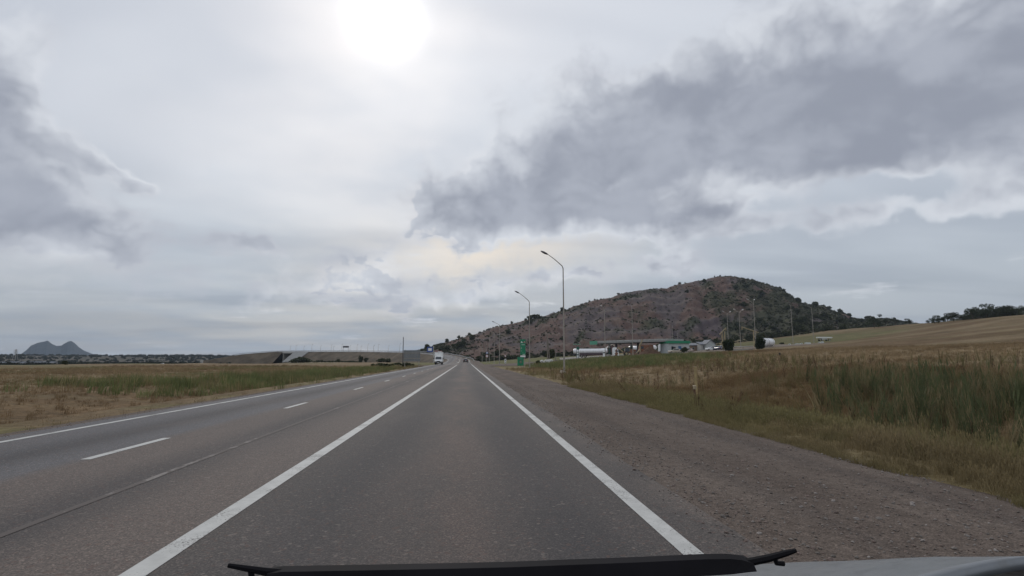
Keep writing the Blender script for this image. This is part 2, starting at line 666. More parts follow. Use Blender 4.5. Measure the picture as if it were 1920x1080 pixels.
# asphalt
def asphalt():
    m, b, p = new_mat('worn_asphalt')
    pos = b.n('ShaderNodeNewGeometry').outputs['Position']
    sx = b.n('ShaderNodeSeparateXYZ')
    b.put(sx.inputs[0], pos)
    x = sx.outputs[0]
    wob = b.m('MULTIPLY', b.m('SUBTRACT', b.noise(b.vm('MULTIPLY', pos, (1, .12, 1)), .9, 3, .5), .5), .5)
    xw = b.m('ADD', x, wob)
    # the lane ahead was laid later and is darker; the old lanes are browner
    old = b.step(xw, -2.15, -1.95, 1.0, 0.0)
    col = b.mix(old, (.075, .066, .062), (.113, .093, .083))
    newleft = b.step(xw, -5.3, -4.9, 1.0, 0.0)
    col = b.mix(newleft, col, (.104, .102, .108))
    # wheel tracks polished darker, brown grit between them
    tr = None
    for c in (-1.15, .78, -3.6, -6.2):
        q = b.m('DIVIDE', b.m('SUBTRACT', xw, c), .5)
        g = b.m('POWER', 2.71828, b.m('MULTIPLY', b.m('MULTIPLY', q, q), -1.0))
        tr = g if tr is None else b.m('ADD', tr, g)
    col = b.mix(b.m('MULTIPLY', tr, .75), col, (.045, .042, .044))
    q = b.m('DIVIDE', b.m('SUBTRACT', xw, -.2), .5)
    mid = b.m('POWER', 2.71828, b.m('MULTIPLY', b.m('MULTIPLY', q, q), -1.0))
    pat = b.noise(b.vm('MULTIPLY', pos, (1, .25, 1)), .7, 5, .6)
    col = b.mix(b.m('MULTIPLY', b.m('MULTIPLY', mid, b.step(pat, .34, .6)), .85), col, (.112, .084, .072))
    col = b.mix(b.m('MULTIPLY', b.step(pat, .5, .7), .35), col, (.112, .094, .088))
    dust = b.m('MULTIPLY', b.step(xw, 1.55, 2.2), b.step(b.noise(b.vm('MULTIPLY', pos, (1, .5, 1)), 1.6, 5, .65), .38, .62))
    col = b.mix(b.m('MULTIPLY', dust, .7), col, (.135, .110, .094))
    big = b.noise(b.vm('MULTIPLY', pos, (1, .35, 1)), .28, 4, .55)
    col = b.mix(1.0, col, b.ramp(big, [(.3, (.86, .87, .89)), (.7, (1.15, 1.13, 1.1))]), 'MULTIPLY')
    # aggregate
    cell = b.voro(pos, 95, out='Color')
    sc = b.n('ShaderNodeSeparateColor')
    b.put(sc.inputs[0], cell)
    col = b.mix(1.0, col, b.ramp(sc.outputs[0], [(0, (.62, .62, .63)), (.55, (.95, .94, .93)), (.9, (1.3, 1.27, 1.23)), (1.0, (1.9, 1.8, 1.7))]), 'MULTIPLY')
    cell2 = b.voro(pos, 38, out='Color')
    sc2 = b.n('ShaderNodeSeparateColor')
    b.put(sc2.inputs[0], cell2)
    col = b.mix(b.m('MULTIPLY', b.step(sc2.outputs[0], .975, .985), .25), col, (.30, .25, .21))
    col = b.mix(b.m('MULTIPLY', b.step(sc2.outputs[1], .93, .95), .5), col, (.10, .06, .048))
    b.put(p.inputs['Base Color'], col)
    p.inputs['Roughness'].default_value = .86
    p.inputs['Specular IOR Level'].default_value = .28
    bp = b.n('ShaderNodeBump')
    bp.inputs['Strength'].default_value = .5
    bp.inputs['Distance'].default_value = .006
    b.put(bp.inputs['Height'], b.voro(pos, 70))
    b.put(p.inputs['Normal'], bp.outputs[0])
    return m


def gravel_mat():
    m, b, p = new_mat('roadside_gravel')
    pos = b.n('ShaderNodeNewGeometry').outputs['Position']
    f = b.noise(b.vm('MULTIPLY', pos, (1, .3, 1)), .8, 5, .6)
    col = b.mix(b.step(f, .32, .68), (.100, .078, .065), (.140, .113, .095))
    gx = b.n('ShaderNodeSeparateXYZ')
    b.put(gx.inputs[0], pos)
    gxw = b.m('ADD', gx.outputs[0], b.m('MULTIPLY', b.m('SUBTRACT', b.noise(b.vm('MULTIPLY', pos, (1, .08, 1)), 1.0, 3, .5), .5), 1.1))
    for c_, w_ in ((3.05, .20), (4.65, .24)):
        q = b.m('DIVIDE', b.m('SUBTRACT', gxw, c_), w_)
        g_ = b.m('POWER', 2.71828, b.m('MULTIPLY', b.m('MULTIPLY', q, q), -1.0))
        col = b.mix(b.m('MULTIPLY', g_, .5), col, (.085, .070, .062))
    cell = b.voro(pos, 85, out='Color')
    sc = b.n('ShaderNodeSeparateColor')
    b.put(sc.inputs[0], cell)
    col = b.mix(1.0, col, b.ramp(sc.outputs[0], [(0, (.68, .67, .66)), (.5, (.97, .96, .95)), (.88, (1.2, 1.18, 1.16)), (1.0, (1.6, 1.56, 1.52))]), 'MULTIPLY')
    n = b.noise(pos, 9, 5, .7)
    col = b.mix(1.0, col, b.ramp(n, [(.3, (.72, .71, .7)), (.7, (1.25, 1.25, 1.25))]), 'MULTIPLY')
    b.put(p.inputs['Base Color'], col)
    p.inputs['Roughness'].default_value = .95
    p.inputs['Specular IOR Level'].default_value = .15
    bp = b.n('ShaderNodeBump')
    bp.inputs['Strength'].default_value = .8
    bp.inputs['Distance'].default_value = .02
    b.put(bp.inputs['Height'], b.m('ADD', b.m('MULTIPLY', b.voro(pos, 60), .6), b.noise(pos, 5, 5, .6)))
    b.put(p.inputs['Normal'], bp.outputs[0])
    return m


def line_mat(name, wear, c=(.50, .495, .47)):
    m, b, p = new_mat(name)
    pos = b.n('ShaderNodeNewGeometry').outputs['Position']
    n = b.noise(pos, 48, 5, .75)
    n2 = b.noise(pos, 1.4, 3, .5)
    col = b.mix(b.step(b.noise(pos, 6, 5, .6), .3, .7), tuple(k * .82 for k in c), c)
    k = b.step(b.m('ADD', n, b.m('MULTIPLY', b.m('SUBTRACT', n2, .5), .8)), wear, wear + .07)
    col = b.mix(k, col, (.115, .105, .10))
    b.put(p.inputs['Base Color'], col)
    p.inputs['Roughness'].default_value = .75
    p.inputs['Specular IOR Level'].default_value = .3
    return m


def faded_mat():
    m, b, p = new_mat('faded_road_paint')
    pos = b.n('ShaderNodeNewGeometry').outputs['Position']
    n = b.noise(b.vm('MULTIPLY', pos, (1, .45, 1)), 7, 6, .72)
    n2 = b.noise(pos, .35, 3, .6)
    k = b.step(b.m('ADD', n, b.m('MULTIPLY', b.m('SUBTRACT', n2, .5), 1.1)), .57, .68)
    b.put(p.inputs['Base Color'], b.mix(k, (.093, .078, .071), (.20, .18, .165)))
    p.inputs['Roughness'].default_value = .85
    p.inputs['Specular IOR Level'].default_value = .28
    return m


MA, MG, ML, MO = asphalt(), gravel_mat(), line_mat('road_paint', .60), faded_mat()
S_ALL = S_LIST[S_LIST < 566]
road = ribbon('road', S_ALL, [-8.05, -5, -2, .5, 2.12], 0.0, MA, wob=[.06, 0, 0, 0, .05])
tag(road, kind='structure')
g = ribbon('gravel_shoulder', S_LIST[S_LIST < 250], [1.95, 2.5, 3.6, 5.1, 5.95], [-.012, -.010, -.02, -.05, -.16], MG, wob=[0, .07, .1, .2, .45])
tag(g, kind='structure')
g = ribbon('gravel_shoulder', S_LIST[S_LIST < 250], [-9.15, -8.6, -7.9], [-.16, -.04, -.012], MG, wob=[.18, .06, 0])
tag(g, kind='structure')


def marking(o, w, s0, s1, step=2.5, mat=None, dz=.004):
    s = np.arange(s0, s1 + .01, min(step, s1 - s0))
    return ribbon('lane_marking', s, [o - w / 2, o + w / 2], dz, mat or ML, road)


marking(-2.05, .17, -20, 138)
marking(1.58, .15, -20, 150)
for a0 in (156, 168, 180, 192):
    marking(1.58, .15, a0, a0 + 5)
marking(-7.52, .13, -20, 240)
for k in range(-1, 14):
    d0 = 8.2 if k == 0 else (-.5 if k < 0 else 16.15 + 9.65 * (k - 1))
    marking(-5.08 if k < 1 else -4.93, .13, d0, d0 + 2.1)
marking(-3.52, .08, -8, 60, mat=MO)
marking(-2.6, .13, 205, 420)
marking(1.6, .13, 215, 520)
marking(-7.6, .13, 250, 520)
# painted traffic island and give-way line at the side road junction
def poly_line(pts, w, mat):
    pts = np.array(pts, float)
    d = np.gradient(pts, axis=0)
    d /= np.linalg.norm(d, axis=1)[:, None]
    nrm = np.stack([d[:, 1], -d[:, 0]], 1) * w / 2
    s = pts[:, 1]
    z = road_z(s) + .008
    V = np.stack([np.c_[pts - nrm, z], np.c_[pts + nrm, z]], 1).reshape(-1, 3)
    return link('lane_marking', big_mesh('lane_marking', V, grid_faces(len(pts), 2), mat), road)


t = np.linspace(0, 1, 14)
poly_line(np.c_[-2.1 - 2.9 * t, 138 + 22 * t], .22, ML)
poly_line(np.c_[-7.0 + 4.4 * np.sin(t * 2.4), 165 + 68 * t], .25, ML)
poly_line(np.c_[-7.4 + 1.7 * np.sin(t * 2.6), 152 + 28 * t], .2, ML)

# raised bank that carries the road round to the flyover
m_bank = paint('bank_earth', (.098, .078, .056), .95, var=.3, scale=.15, spec=.1)
def bank(s0, s1):
    s = np.arange(s0, s1, 6.0)
    x, y, nx, ny = course(s)
    z = road_z(s)
    cols = []
    for o, top in ((-8.0, 1), (-9.5, 1), (2.1, 1), (4.2, 1)):
        cols.append((o, top))
    V = []
    for o, kind in ((None, 'l'), (-9.6, 't'), (-7.9, 'i'), (2.0, 'i'), (4.4, 't'), (None, 'r')):
        if kind in 'ti':
            V.append(np.stack([x + nx * o, y + ny * o, z - (.06 if kind == 't' else .02)], 1))
        else:
            e = -9.6 if kind == 'l' else 4.4
            sg = -1 if kind == 'l' else 1
            run = np.maximum(z + .8, .3) * 1.7 + (fbm(s / 9, s * 0, 3, 8) - .5) * 4
            xx, yy = x + nx * (e + sg * run), y + ny * (e + sg * run)
            V.append(np.stack([xx, yy, np.minimum(T(xx, yy) - .4, z - .3)], 1))
    V = np.stack(V, 1)
    me = big_mesh('embankment', V.reshape(-1, 3), grid_faces(len(s), 6), m_bank, False)
    return tag(link('embankment', me), kind='structure')


bank(196, 484)
bank(494, 566)

# ------------------------------------------------------------------ the hill
CP = np.array([700, 740, 760, 800, 830, 870, 900, 950, 1000, 1060, 1100, 1150, 1160, 1200, 1250, 1275, 1310, 1345, 1380, 1410, 1440, 1470,
               1490, 1510, 1540, 1560, 1590, 1620, 1660, 1700, 1740, 1780, 1830, 1900, 2100.])
CR = np.array([672, 667, 663, 653, 643.5, 632.5, 623, 608, 597, 581, 567, 557, 551, 544.5, 539.5, 533, 525.5, 519, 518, 524, 534, 546,
               561, 572, 575.5, 584, 595, 598.5, 600, 604, 607, 602.5, 592, 580, 560.])
D0P, D0 = [700, 740, 830, 900, 1000, 1300, 1500, 1620, 1700, 1900, 2100], [520, 470, 400, 365, 345, 335, 345, 380, 430, 500, 600]
DCP, DC = [700, 740, 830, 900, 1000, 1200, 1370, 1500, 1600, 1700, 1900, 2100], [600, 570, 545, 565, 625, 690, 710, 690, 690, 760, 860, 960]
H_PX = np.arange(700, 2100, 2.5)
H_T = np.concatenate([np.linspace(-.06, 1.0, 150), np.linspace(1.02, 1.9, 26)])


def hill_arrays():
    rows = np.interp(H_PX, CP, CR)
    d0, dc = np.interp(H_PX, D0P, D0), np.interp(H_PX, DCP, DC)
    rays = np.array([ray(p, r) for p, r in zip(H_PX, rows)])
    az = rays[:, 0] / rays[:, 1]
    zc = CAM_H + rays[:, 2] / rays[:, 1] * dc
    Tt, A = np.meshgrid(H_T, az, indexing='ij')
    D = d0[None] + (dc - d0)[None] * Tt
    X, Y = A * D, D
    base = T(A * d0[None] + 0 * Tt, d0[None] + 0 * Tt)
    t = np.clip(Tt, 0, 1)
    right = sst(H_PX, 1380, 1520)[None]
    prof = .34 * t ** 2.1 + .66 * sst(t, .12, 1.02) ** .92
    prof = prof * (1 - right) + (.5 * t + .5 * sst(t, 0, 1.02)) * right
    hh = zc[None] - base
    # benches cut by old quarrying
    q = prof * (hh / 11.0) + (fbm(A * 14, Tt * 3, 3, 61) - .5) * 1.1
    stepq = np.floor(q) + sst(q - np.floor(q), .25, .95)
    bench = (stepq - q) * 5.5 * sst(hh, 20, 60) * sst(t, .12, .3) * (1 - sst(t, .88, .99))
    gul = (np.abs(fbm(A * 30 + Tt * 1.2, Tt * .9 + A * 3, 3, 62) - .5) * 2)
    rough = (fbm(A * 60, Tt * 16, 4, 63) - .5) * 2.2 + (fbm(A * 190, Tt * 50, 3, 64) - .5) * .6
    fade = sst(t, 0, .18) * (1 - .85 * sst(t, .9, 1.0)) * sst(hh, 4, 40)
    Z = base + hh * prof + bench + (-(gul - .25) * 10 + rough) * fade
    back = np.clip(Tt - 1, 0, 1)
    Z = Z - back ** 1.3 * hh * .95
    jag = (fbm(A * 130, A * 0 + 3, 3, 66) - .5) * 2.4 * sst(hh, 10, 50)
    Z = Z + jag * sst(t, .8, 1.0)
    Z = np.where(Tt < 0, T(X, Y) - 1.5, Z)
    return X, Y, Z, A, Tt, hh, gul, q


HX, HY, HZ, HA, HT, HH, HGUL, HQ = hill_arrays()


def hill_at(px, t):
    j = np.clip((px - H_PX[0]) / 2.5, 0, len(H_PX) - 1.01)
    i = np.interp(t, H_T, np.arange(len(H_T)))
    i0, j0 = int(i), int(j)
    return float(HX[i0, j0]), float(HY[i0, j0]), float(HZ[i0, j0])


def green_mask(px, t):
    """how overgrown the slope is"""
    n = fbm(px / 34, np.asarray(t) * 9, 4, 71)
    g = sst(px, 1290, 1420) * .6 + (1 - sst(t, .08, .30)) * .5 + (1 - sst(px, 820, 900)) * .45
    g = g + sst(px, 1480, 1560) * .25
    return np.clip(sst(n + g * .42, .52, .80), 0, 1)


def build_hill():
    PX = np.broadcast_to(H_PX[None], HT.shape)
    n = fbm(PX / 60, HT * 7, 4, 72)
    n2 = fbm(PX / 9, HT * 40, 3, 73)
    c = np.broadcast_to(np.array([.124, .077, .062]), HT.shape + (3,)).copy()

    def mixc(c, k, m):
        return c * (1 - m[..., None]) + np.array(k) * m[..., None]
    c = mixc(c, (.104, .088, .090), sst(n, .50, .66) * .8)
    c = mixc(c, (.145, .108, .080), sst(n2, .56, .74) * .4)
    fr = HQ - np.floor(HQ)
    c = mixc(c, (.185, .155, .125), sst(fr, .74, .9) * (1 - sst(fr, .95, 1)) * .45 * sst(n2, .35, .55))
    c = mixc(c, (.078, .066, .076), ell(PX, HT * 500, 1320, 205, 75, 42, .1, .3, 74) * .7)
    c = mixc(c, (.048, .053, .026), green_mask(PX, HT) * .9)
    c = mixc(c, (.135, .108, .062), sst(n, .55, .4) * 0 + (1 - sst(HT, .02, .16)) * .5)
    c = c * .84 * (.86 + .28 * n2)[..., None]
    m, b, p = new_mat('scree_and_scrub')
    at = b.n('ShaderNodeAttribute', attribute_name='Col').outputs['Color']
    pos = b.n('ShaderNodeNewGeometry').outputs['Position']
    f1 = b.noise(pos, .55, 6, .72)
    f2 = b.noise(b.vm('MULTIPLY', pos, (1, .5, .35)), .12, 5, .7, .8)
    col = b.mix(1.0, at, b.ramp(f1, [(.3, (.72, .72, .72)), (.7, (1.24, 1.23, 1.22))]), 'MULTIPLY')
    col = b.mix(1.0, col, b.ramp(f2, [(.3, (.72, .72, .74)), (.7, (1.24, 1.22, 1.2))]), 'MULTIPLY')
    b.put(p.inputs['Base Color'], col)
    p.inputs['Roughness'].default_value = .95
    p.inputs['Specular IOR Level'].default_value = .1
    bp = b.n('ShaderNodeBump')
    bp.inputs['Strength'].default_value = .6
    bp.inputs['Distance'].default_value = 1.2
    b.put(bp.inputs['Height'], b.noise(pos, .6, 5, .6))
    b.put(p.inputs['Normal'], bp.outputs[0])
    V = np.stack([HX.ravel(), HY.ravel(), HZ.ravel()], 1)
    me = big_mesh('hill', V, grid_faces(len(H_T), len(H_PX)), m, True, {'Col': c.reshape(-1, 3)})
    tag(link('hill', me), kind='structure')


build_hill()


# twin-peaked mountain far away
def build_mountain():
    px = np.arange(20, 200, 1.0)
    rows = np.interp(px, [20, 38, 50, 58, 70, 84, 89, 98, 106, 115, 122, 128, 134, 140, 148, 158, 172, 185, 200],
                     [670, 665, 656, 648, 643, 640, 638.5, 645, 648.5, 648, 643.5, 640, 639.5, 643, 651, 657.5, 663, 666, 670])
    d = 3500.0
    zc = np.array([spot(a, r, d)[2] for a, r in zip(px, rows)])
    xc = np.array([spot(a, r, d)[0] for a, r in zip(px, rows)])
    tt = np.concatenate([np.linspace(0, 1, 26), np.linspace(1.06, 2, 16)])
    base = -30
    V = []
    for t in tt:
        h = t if t <= 1 else 2 - t
        yy = d - 450 + 450 * t
        k = (fbm(xc / 90, xc * 0 + t * 9, 4, 81) - .5) * 35 * h * (1 - h) * 2
        V.append(np.stack([xc * yy / d, np.full_like(xc, yy), base + (zc - base) * (h ** .9) + k], 1))
    V = np.array(V)
    m = paint('haze_blue_forest', (.018, .030, .040), .95, var=.25, scale=.006, spec=.05)  # dark forest tone with the blue of distant haze put into the colour
    tag(link('mountain', big_mesh('mountain', V.reshape(-1, 3), grid_faces(len(tt), len(px)), m, True)), kind='structure')


build_mountain()

# ------------------------------------------------------------------ plants
M_BUSH = leaf_mat('scrub_leaves', (.030, .036, .016), (.072, .080, .034))
M_TREE = leaf_mat('tree_leaves', (.026, .034, .018), (.062, .075, .036))
M_BLUE = leaf_mat('shrub_leaves', (.016, .026, .012), (.036, .052, .022))
M_BARK = paint('bark', (.075, .058, .045), .9, var=.3, scale=6)
M_GRASS = leaf_mat('grass_blades', (.82, .82, .82), (1.2, 1.2, 1.2), tint=True, trans=.3)


def leaf_cloud(n, centers, radii, size, rng, squash=.8):
    """n small leaf faces spread through several clumps; returns V, F"""
    k = rng.integers(0, len(centers), n)
    d = rng.normal(size=(n, 3))
    d /= np.linalg.norm(d, axis=1)[:, None]
    rr = rng.uniform(.35, 1.0, n) ** .5
    P = np.asarray(centers)[k] + d * (np.asarray(radii)[k] * rr)[:, None] * np.array([1, 1, squash])
    u = rng.normal(size=(n, 3))
    u /= np.linalg.norm(u, axis=1)[:, None]
    w = np.cross(u, rng.normal(size=(n, 3)))
    w /= np.linalg.norm(w, axis=1)[:, None]
    s = (size * rng.uniform(.6, 1.4, n))[:, None]
    V = np.stack([P - u * s, P + w * s * .55, P + u * s, P - w * s * .55], 1).reshape(-1, 3)
    F = np.arange(4 * n).reshape(n, 4)
    return V, F


def bush_mesh(name, seed, mat, n=380, leaf=.085, clumps=9, squash=.75, flat=.8):
    """unit bush: about 1 m across, standing on z = 0, with a few stems"""
    rng = np.random.default_rng(seed)
    cs, rs = [], []
    for i in range(clumps):
        a, q = rng.uniform(0, 6.28), rng.uniform(0, .30)
        cs.append((math.cos(a) * q, math.sin(a) * q, rng.uniform(.18, .55) * flat))
        rs.append(rng.uniform(.14, .26))
    V, F = leaf_cloud(n, cs, rs, leaf, rng, squash)
    V[:, 2] = np.abs(V[:, 2])
    return big_mesh(name, V, F, mat)


def tree_parts(seed, h, wdt, mat, n=1500, leaf=.16, trunk_frac=.3):
    """(trunk mesh, crown mesh)"""
    rng = np.random.default_rng(seed)
    mb = MB()
    top = h * .72
    pts = [(0, 0, -.2), (rng.normal() * .05 * h * .3, rng.normal() * .05 * h * .3, h * trunk_frac), (rng.normal() * .04 * h, rng.normal() * .04 * h, top)]
    mb.tube(pts, [h * .028, h * .02, h * .006], 7)
    cs, rs = [], []
    for i in range(10):
        a = i * 2.4 + rng.uniform(-.4, .4)
        z0 = h * rng.uniform(trunk_frac * .8, .62)
        ln = wdt * rng.uniform(.28, .5)
        e = (math.cos(a) * ln, math.sin(a) * ln, min(h * .93, z0 + h * rng.uniform(.08, .28)))
        mb.tube([(0, 0, z0), (e[0] * .5, e[1] * .5, z0 + (e[2] - z0) * .6), e], [h * .011, h * .007, h * .002], 5)
        cs.append(e)
        rs.append(wdt * rng.uniform(.13, .24))
    for i in range(6):
        cs.append((rng.normal() * wdt * .14, rng.normal() * wdt * .14, h * rng.uniform(.5, .9)))
        rs.append(wdt * rng.uniform(.14, .24))
    me = bpy.data.meshes.new('trunk')
    me.from_pydata(mb.v, [], mb.f)
    me.materials.append(M_BARK)
    V, F = leaf_cloud(n, cs, rs, leaf, rng, .8)
    return me, big_mesh('crown', V, F, mat)


BUSHES = [bush_mesh('bush', 100 + i, M_BUSH, squash=.6 + .1 * (i % 3), flat=.75 + .1 * (i % 4)) for i in range(5)]
TREES = [tree_parts(200 + i, 6.5 + i * .6, 5.5, M_TREE, n=1300, leaf=.22) for i in range(4)]
TREES.append(tree_parts(209, 6, 3.2, M_TREE, n=700, leaf=.2, trunk_frac=.5))


def bush(px_or_xyz, w, h, label, cat='bush', group=None, k=None, name='bush', mesh=None):
    o = link(name, mesh or BUSHES[(k if k is not None else random.randrange(5)) % 5])
    o.location = px_or_xyz
    o.scale = (w, w * random.uniform(.85, 1.15), h / .78)
    o.rotation_euler = (0, 0, random.uniform(0, 6.28))
    return tag(o, label, cat, group)


def tree(loc, sc, label, k=0, group=None, sz=1.0, name='tree'):
    o = thing(name, label, 'tree', loc, random.uniform(0, 6.28), group)
    o.scale = (sc, sc, sc * sz)
    link('trunk', TREES[k][0], o)
    link('crown', TREES[k][1], o)
    return o


def grass_clump(seed, blades, h, spread, width, bend=.45, heads=False):
    rng = np.random.default_rng(seed)
    V, F = [], []
    for i in range(blades):
        a = rng.uniform(0, 6.28)
        q = spread * math.sqrt(rng.uniform(0, 1))
        p = np.array([math.cos(a) * q, math.sin(a) * q, 0])
        da = rng.uniform(0, 6.28)
        dr = np.array([math.cos(da), math.sin(da), 0])
        sd = np.array([-dr[1], dr[0], 0]) * width * rng.uniform(.6, 1.3) * .5
        hh = h * rng.uniform(.55, 1.1)
        bd = bend * hh * rng.uniform(.2, 1.0)
        p1 = p + dr * bd * .25 + np.array([0, 0, hh * .55])
        p2 = p + dr * bd + np.array([0, 0, hh])
        o = len(V)
        V += [p - sd, p + sd, p1 - sd * .8, p1 + sd * .8, p2 - sd * .12, p2 + sd * .12]
        F += [(o, o + 1, o + 3, o + 2), (o + 2, o + 3, o + 5, o + 4)]
        if heads and i % 3 == 0:
            o = len(V)
            up = np.array([0, 0, hh * .13])
            s2 = sd * 2.4
            V += [p2 - up, p2 + s2, p2 + up, p2 - s2]
            F += [(o, o + 1, o + 2, o + 3)]
    V = np.array(V)
    V[:, 2] -= .03
    return V, np.array(F)


PROTO = bpy.data.collections.new('scatter_shapes')


def proto(name, V, F, mat):
    o = bpy.data.objects.new(name, big_mesh(name, V, F, mat))
    c = bpy.data.collections.new(name + '_set')
    return o


def scatter(name, pts, shapes, scale, tint, label, cat=None, lean=.12, zscale=None):
    """one 'stuff' object: geometry-node instances of a few shapes on points"""
    n = len(pts)
    me = bpy.data.meshes.new(name)
    me.vertices.add(n)
    me.vertices.foreach_set('co', np.asarray(pts, np.float32).ravel())
    rot = np.zeros((n, 3), np.float32)
    rot[:, :2] = RNG.normal(0, lean, (n, 2))
    rot[:, 2] = RNG.uniform(0, 6.28, n)
    sc3 = np.repeat(np.asarray(scale, np.float32)[:, None], 3, 1)
    if zscale is not None:
        sc3[:, 2] *= zscale
    for an, arr in (('rot', rot), ('scl', sc3)):
        at = me.attributes.new(an, 'FLOAT_VECTOR', 'POINT')
        at.data.foreach_set('vector', np.ascontiguousarray(arr, np.float32).ravel())
    at = me.attributes.new('tint', 'FLOAT_COLOR', 'POINT')
    c4 = np.ones((n, 4), np.float32)
    c4[:, :3] = tint
    at.data.foreach_set('color', c4.ravel())
    at = me.attributes.new('pick', 'INT', 'POINT')
    at.data.foreach_set('value', RNG.integers(0, len(shapes), n).astype(np.int32))
    o = link(name, me)
    col = bpy.data.collections.new(name + '_shapes')
    for i, s in enumerate(shapes):
        s.name = f'{name}_shape_{i:02d}'
        col.objects.link(s)
    ng = bpy.data.node_groups.new(name + '_scatter', 'GeometryNodeTree')
    ng.interface.new_socket('Geometry', in_out='INPUT', socket_type='NodeSocketGeometry')
    ng.interface.new_socket('Geometry', in_out='OUTPUT', socket_type='NodeSocketGeometry')
    N, L = ng.nodes.new, ng.links.new
    gi, go = N('NodeGroupInput'), N('NodeGroupOutput')
    ci = N('GeometryNodeCollectionInfo')
    ci.inputs['Collection'].default_value = col
    ci.inputs['Separate Children'].default_value = True
    ci.inputs['Reset Children'].default_value = True
    ip = N('GeometryNodeInstanceOnPoints')
    ip.inputs['Pick Instance'].default_value = True

    def attr(nm, ty):
        a = N('GeometryNodeInputNamedAttribute')
        a.data_type = ty
        a.inputs['Name'].default_value = nm
        return a.outputs['Attribute']
    L(gi.outputs[0], ip.inputs['Points'])
    L(ci.outputs[0], ip.inputs['Instance'])
    L(attr('pick', 'INT'), ip.inputs['Instance Index'])
    e2r = N('FunctionNodeEulerToRotation')
    L(attr('rot', 'FLOAT_VECTOR'), e2r.inputs[0])
    L(e2r.outputs[0], ip.inputs['Rotation'])
    L(attr('scl', 'FLOAT_VECTOR'), ip.inputs['Scale'])
    L(ip.outputs[0], go.inputs[0])
    md = o.modifiers.new('scatter', 'NODES')
    md.node_group = ng
    return tag(o, label, cat, kind='stuff')


def shapes_of(specs, mat):
    out = []
    for k, sp in enumerate(specs):
        V, F = grass_clump(*sp[:6], heads=sp[6] if len(sp) > 6 else False)
        # ragged quads only
        out.append(bpy.data.objects.new('clump', big_mesh('clump', V, F, mat)))
    return out


def area_points(n, xlo, xhi, ylo, yhi, dens=None, ypow=1.0):
    x = RNG.uniform(xlo, xhi, n)
    y = ylo + (yhi - ylo) * RNG.uniform(0, 1, n) ** ypow
    a = x / y
    keep = (a > -1.15) & (a < 1.35)
    if dens is not None:
        keep &= RNG.uniform(0, 1, n) < dens(x, y)
    return x[keep], y[keep]


def on_land(x, y, dz=0.0):
    return np.stack([x, y, T(x, y) + dz], 1)


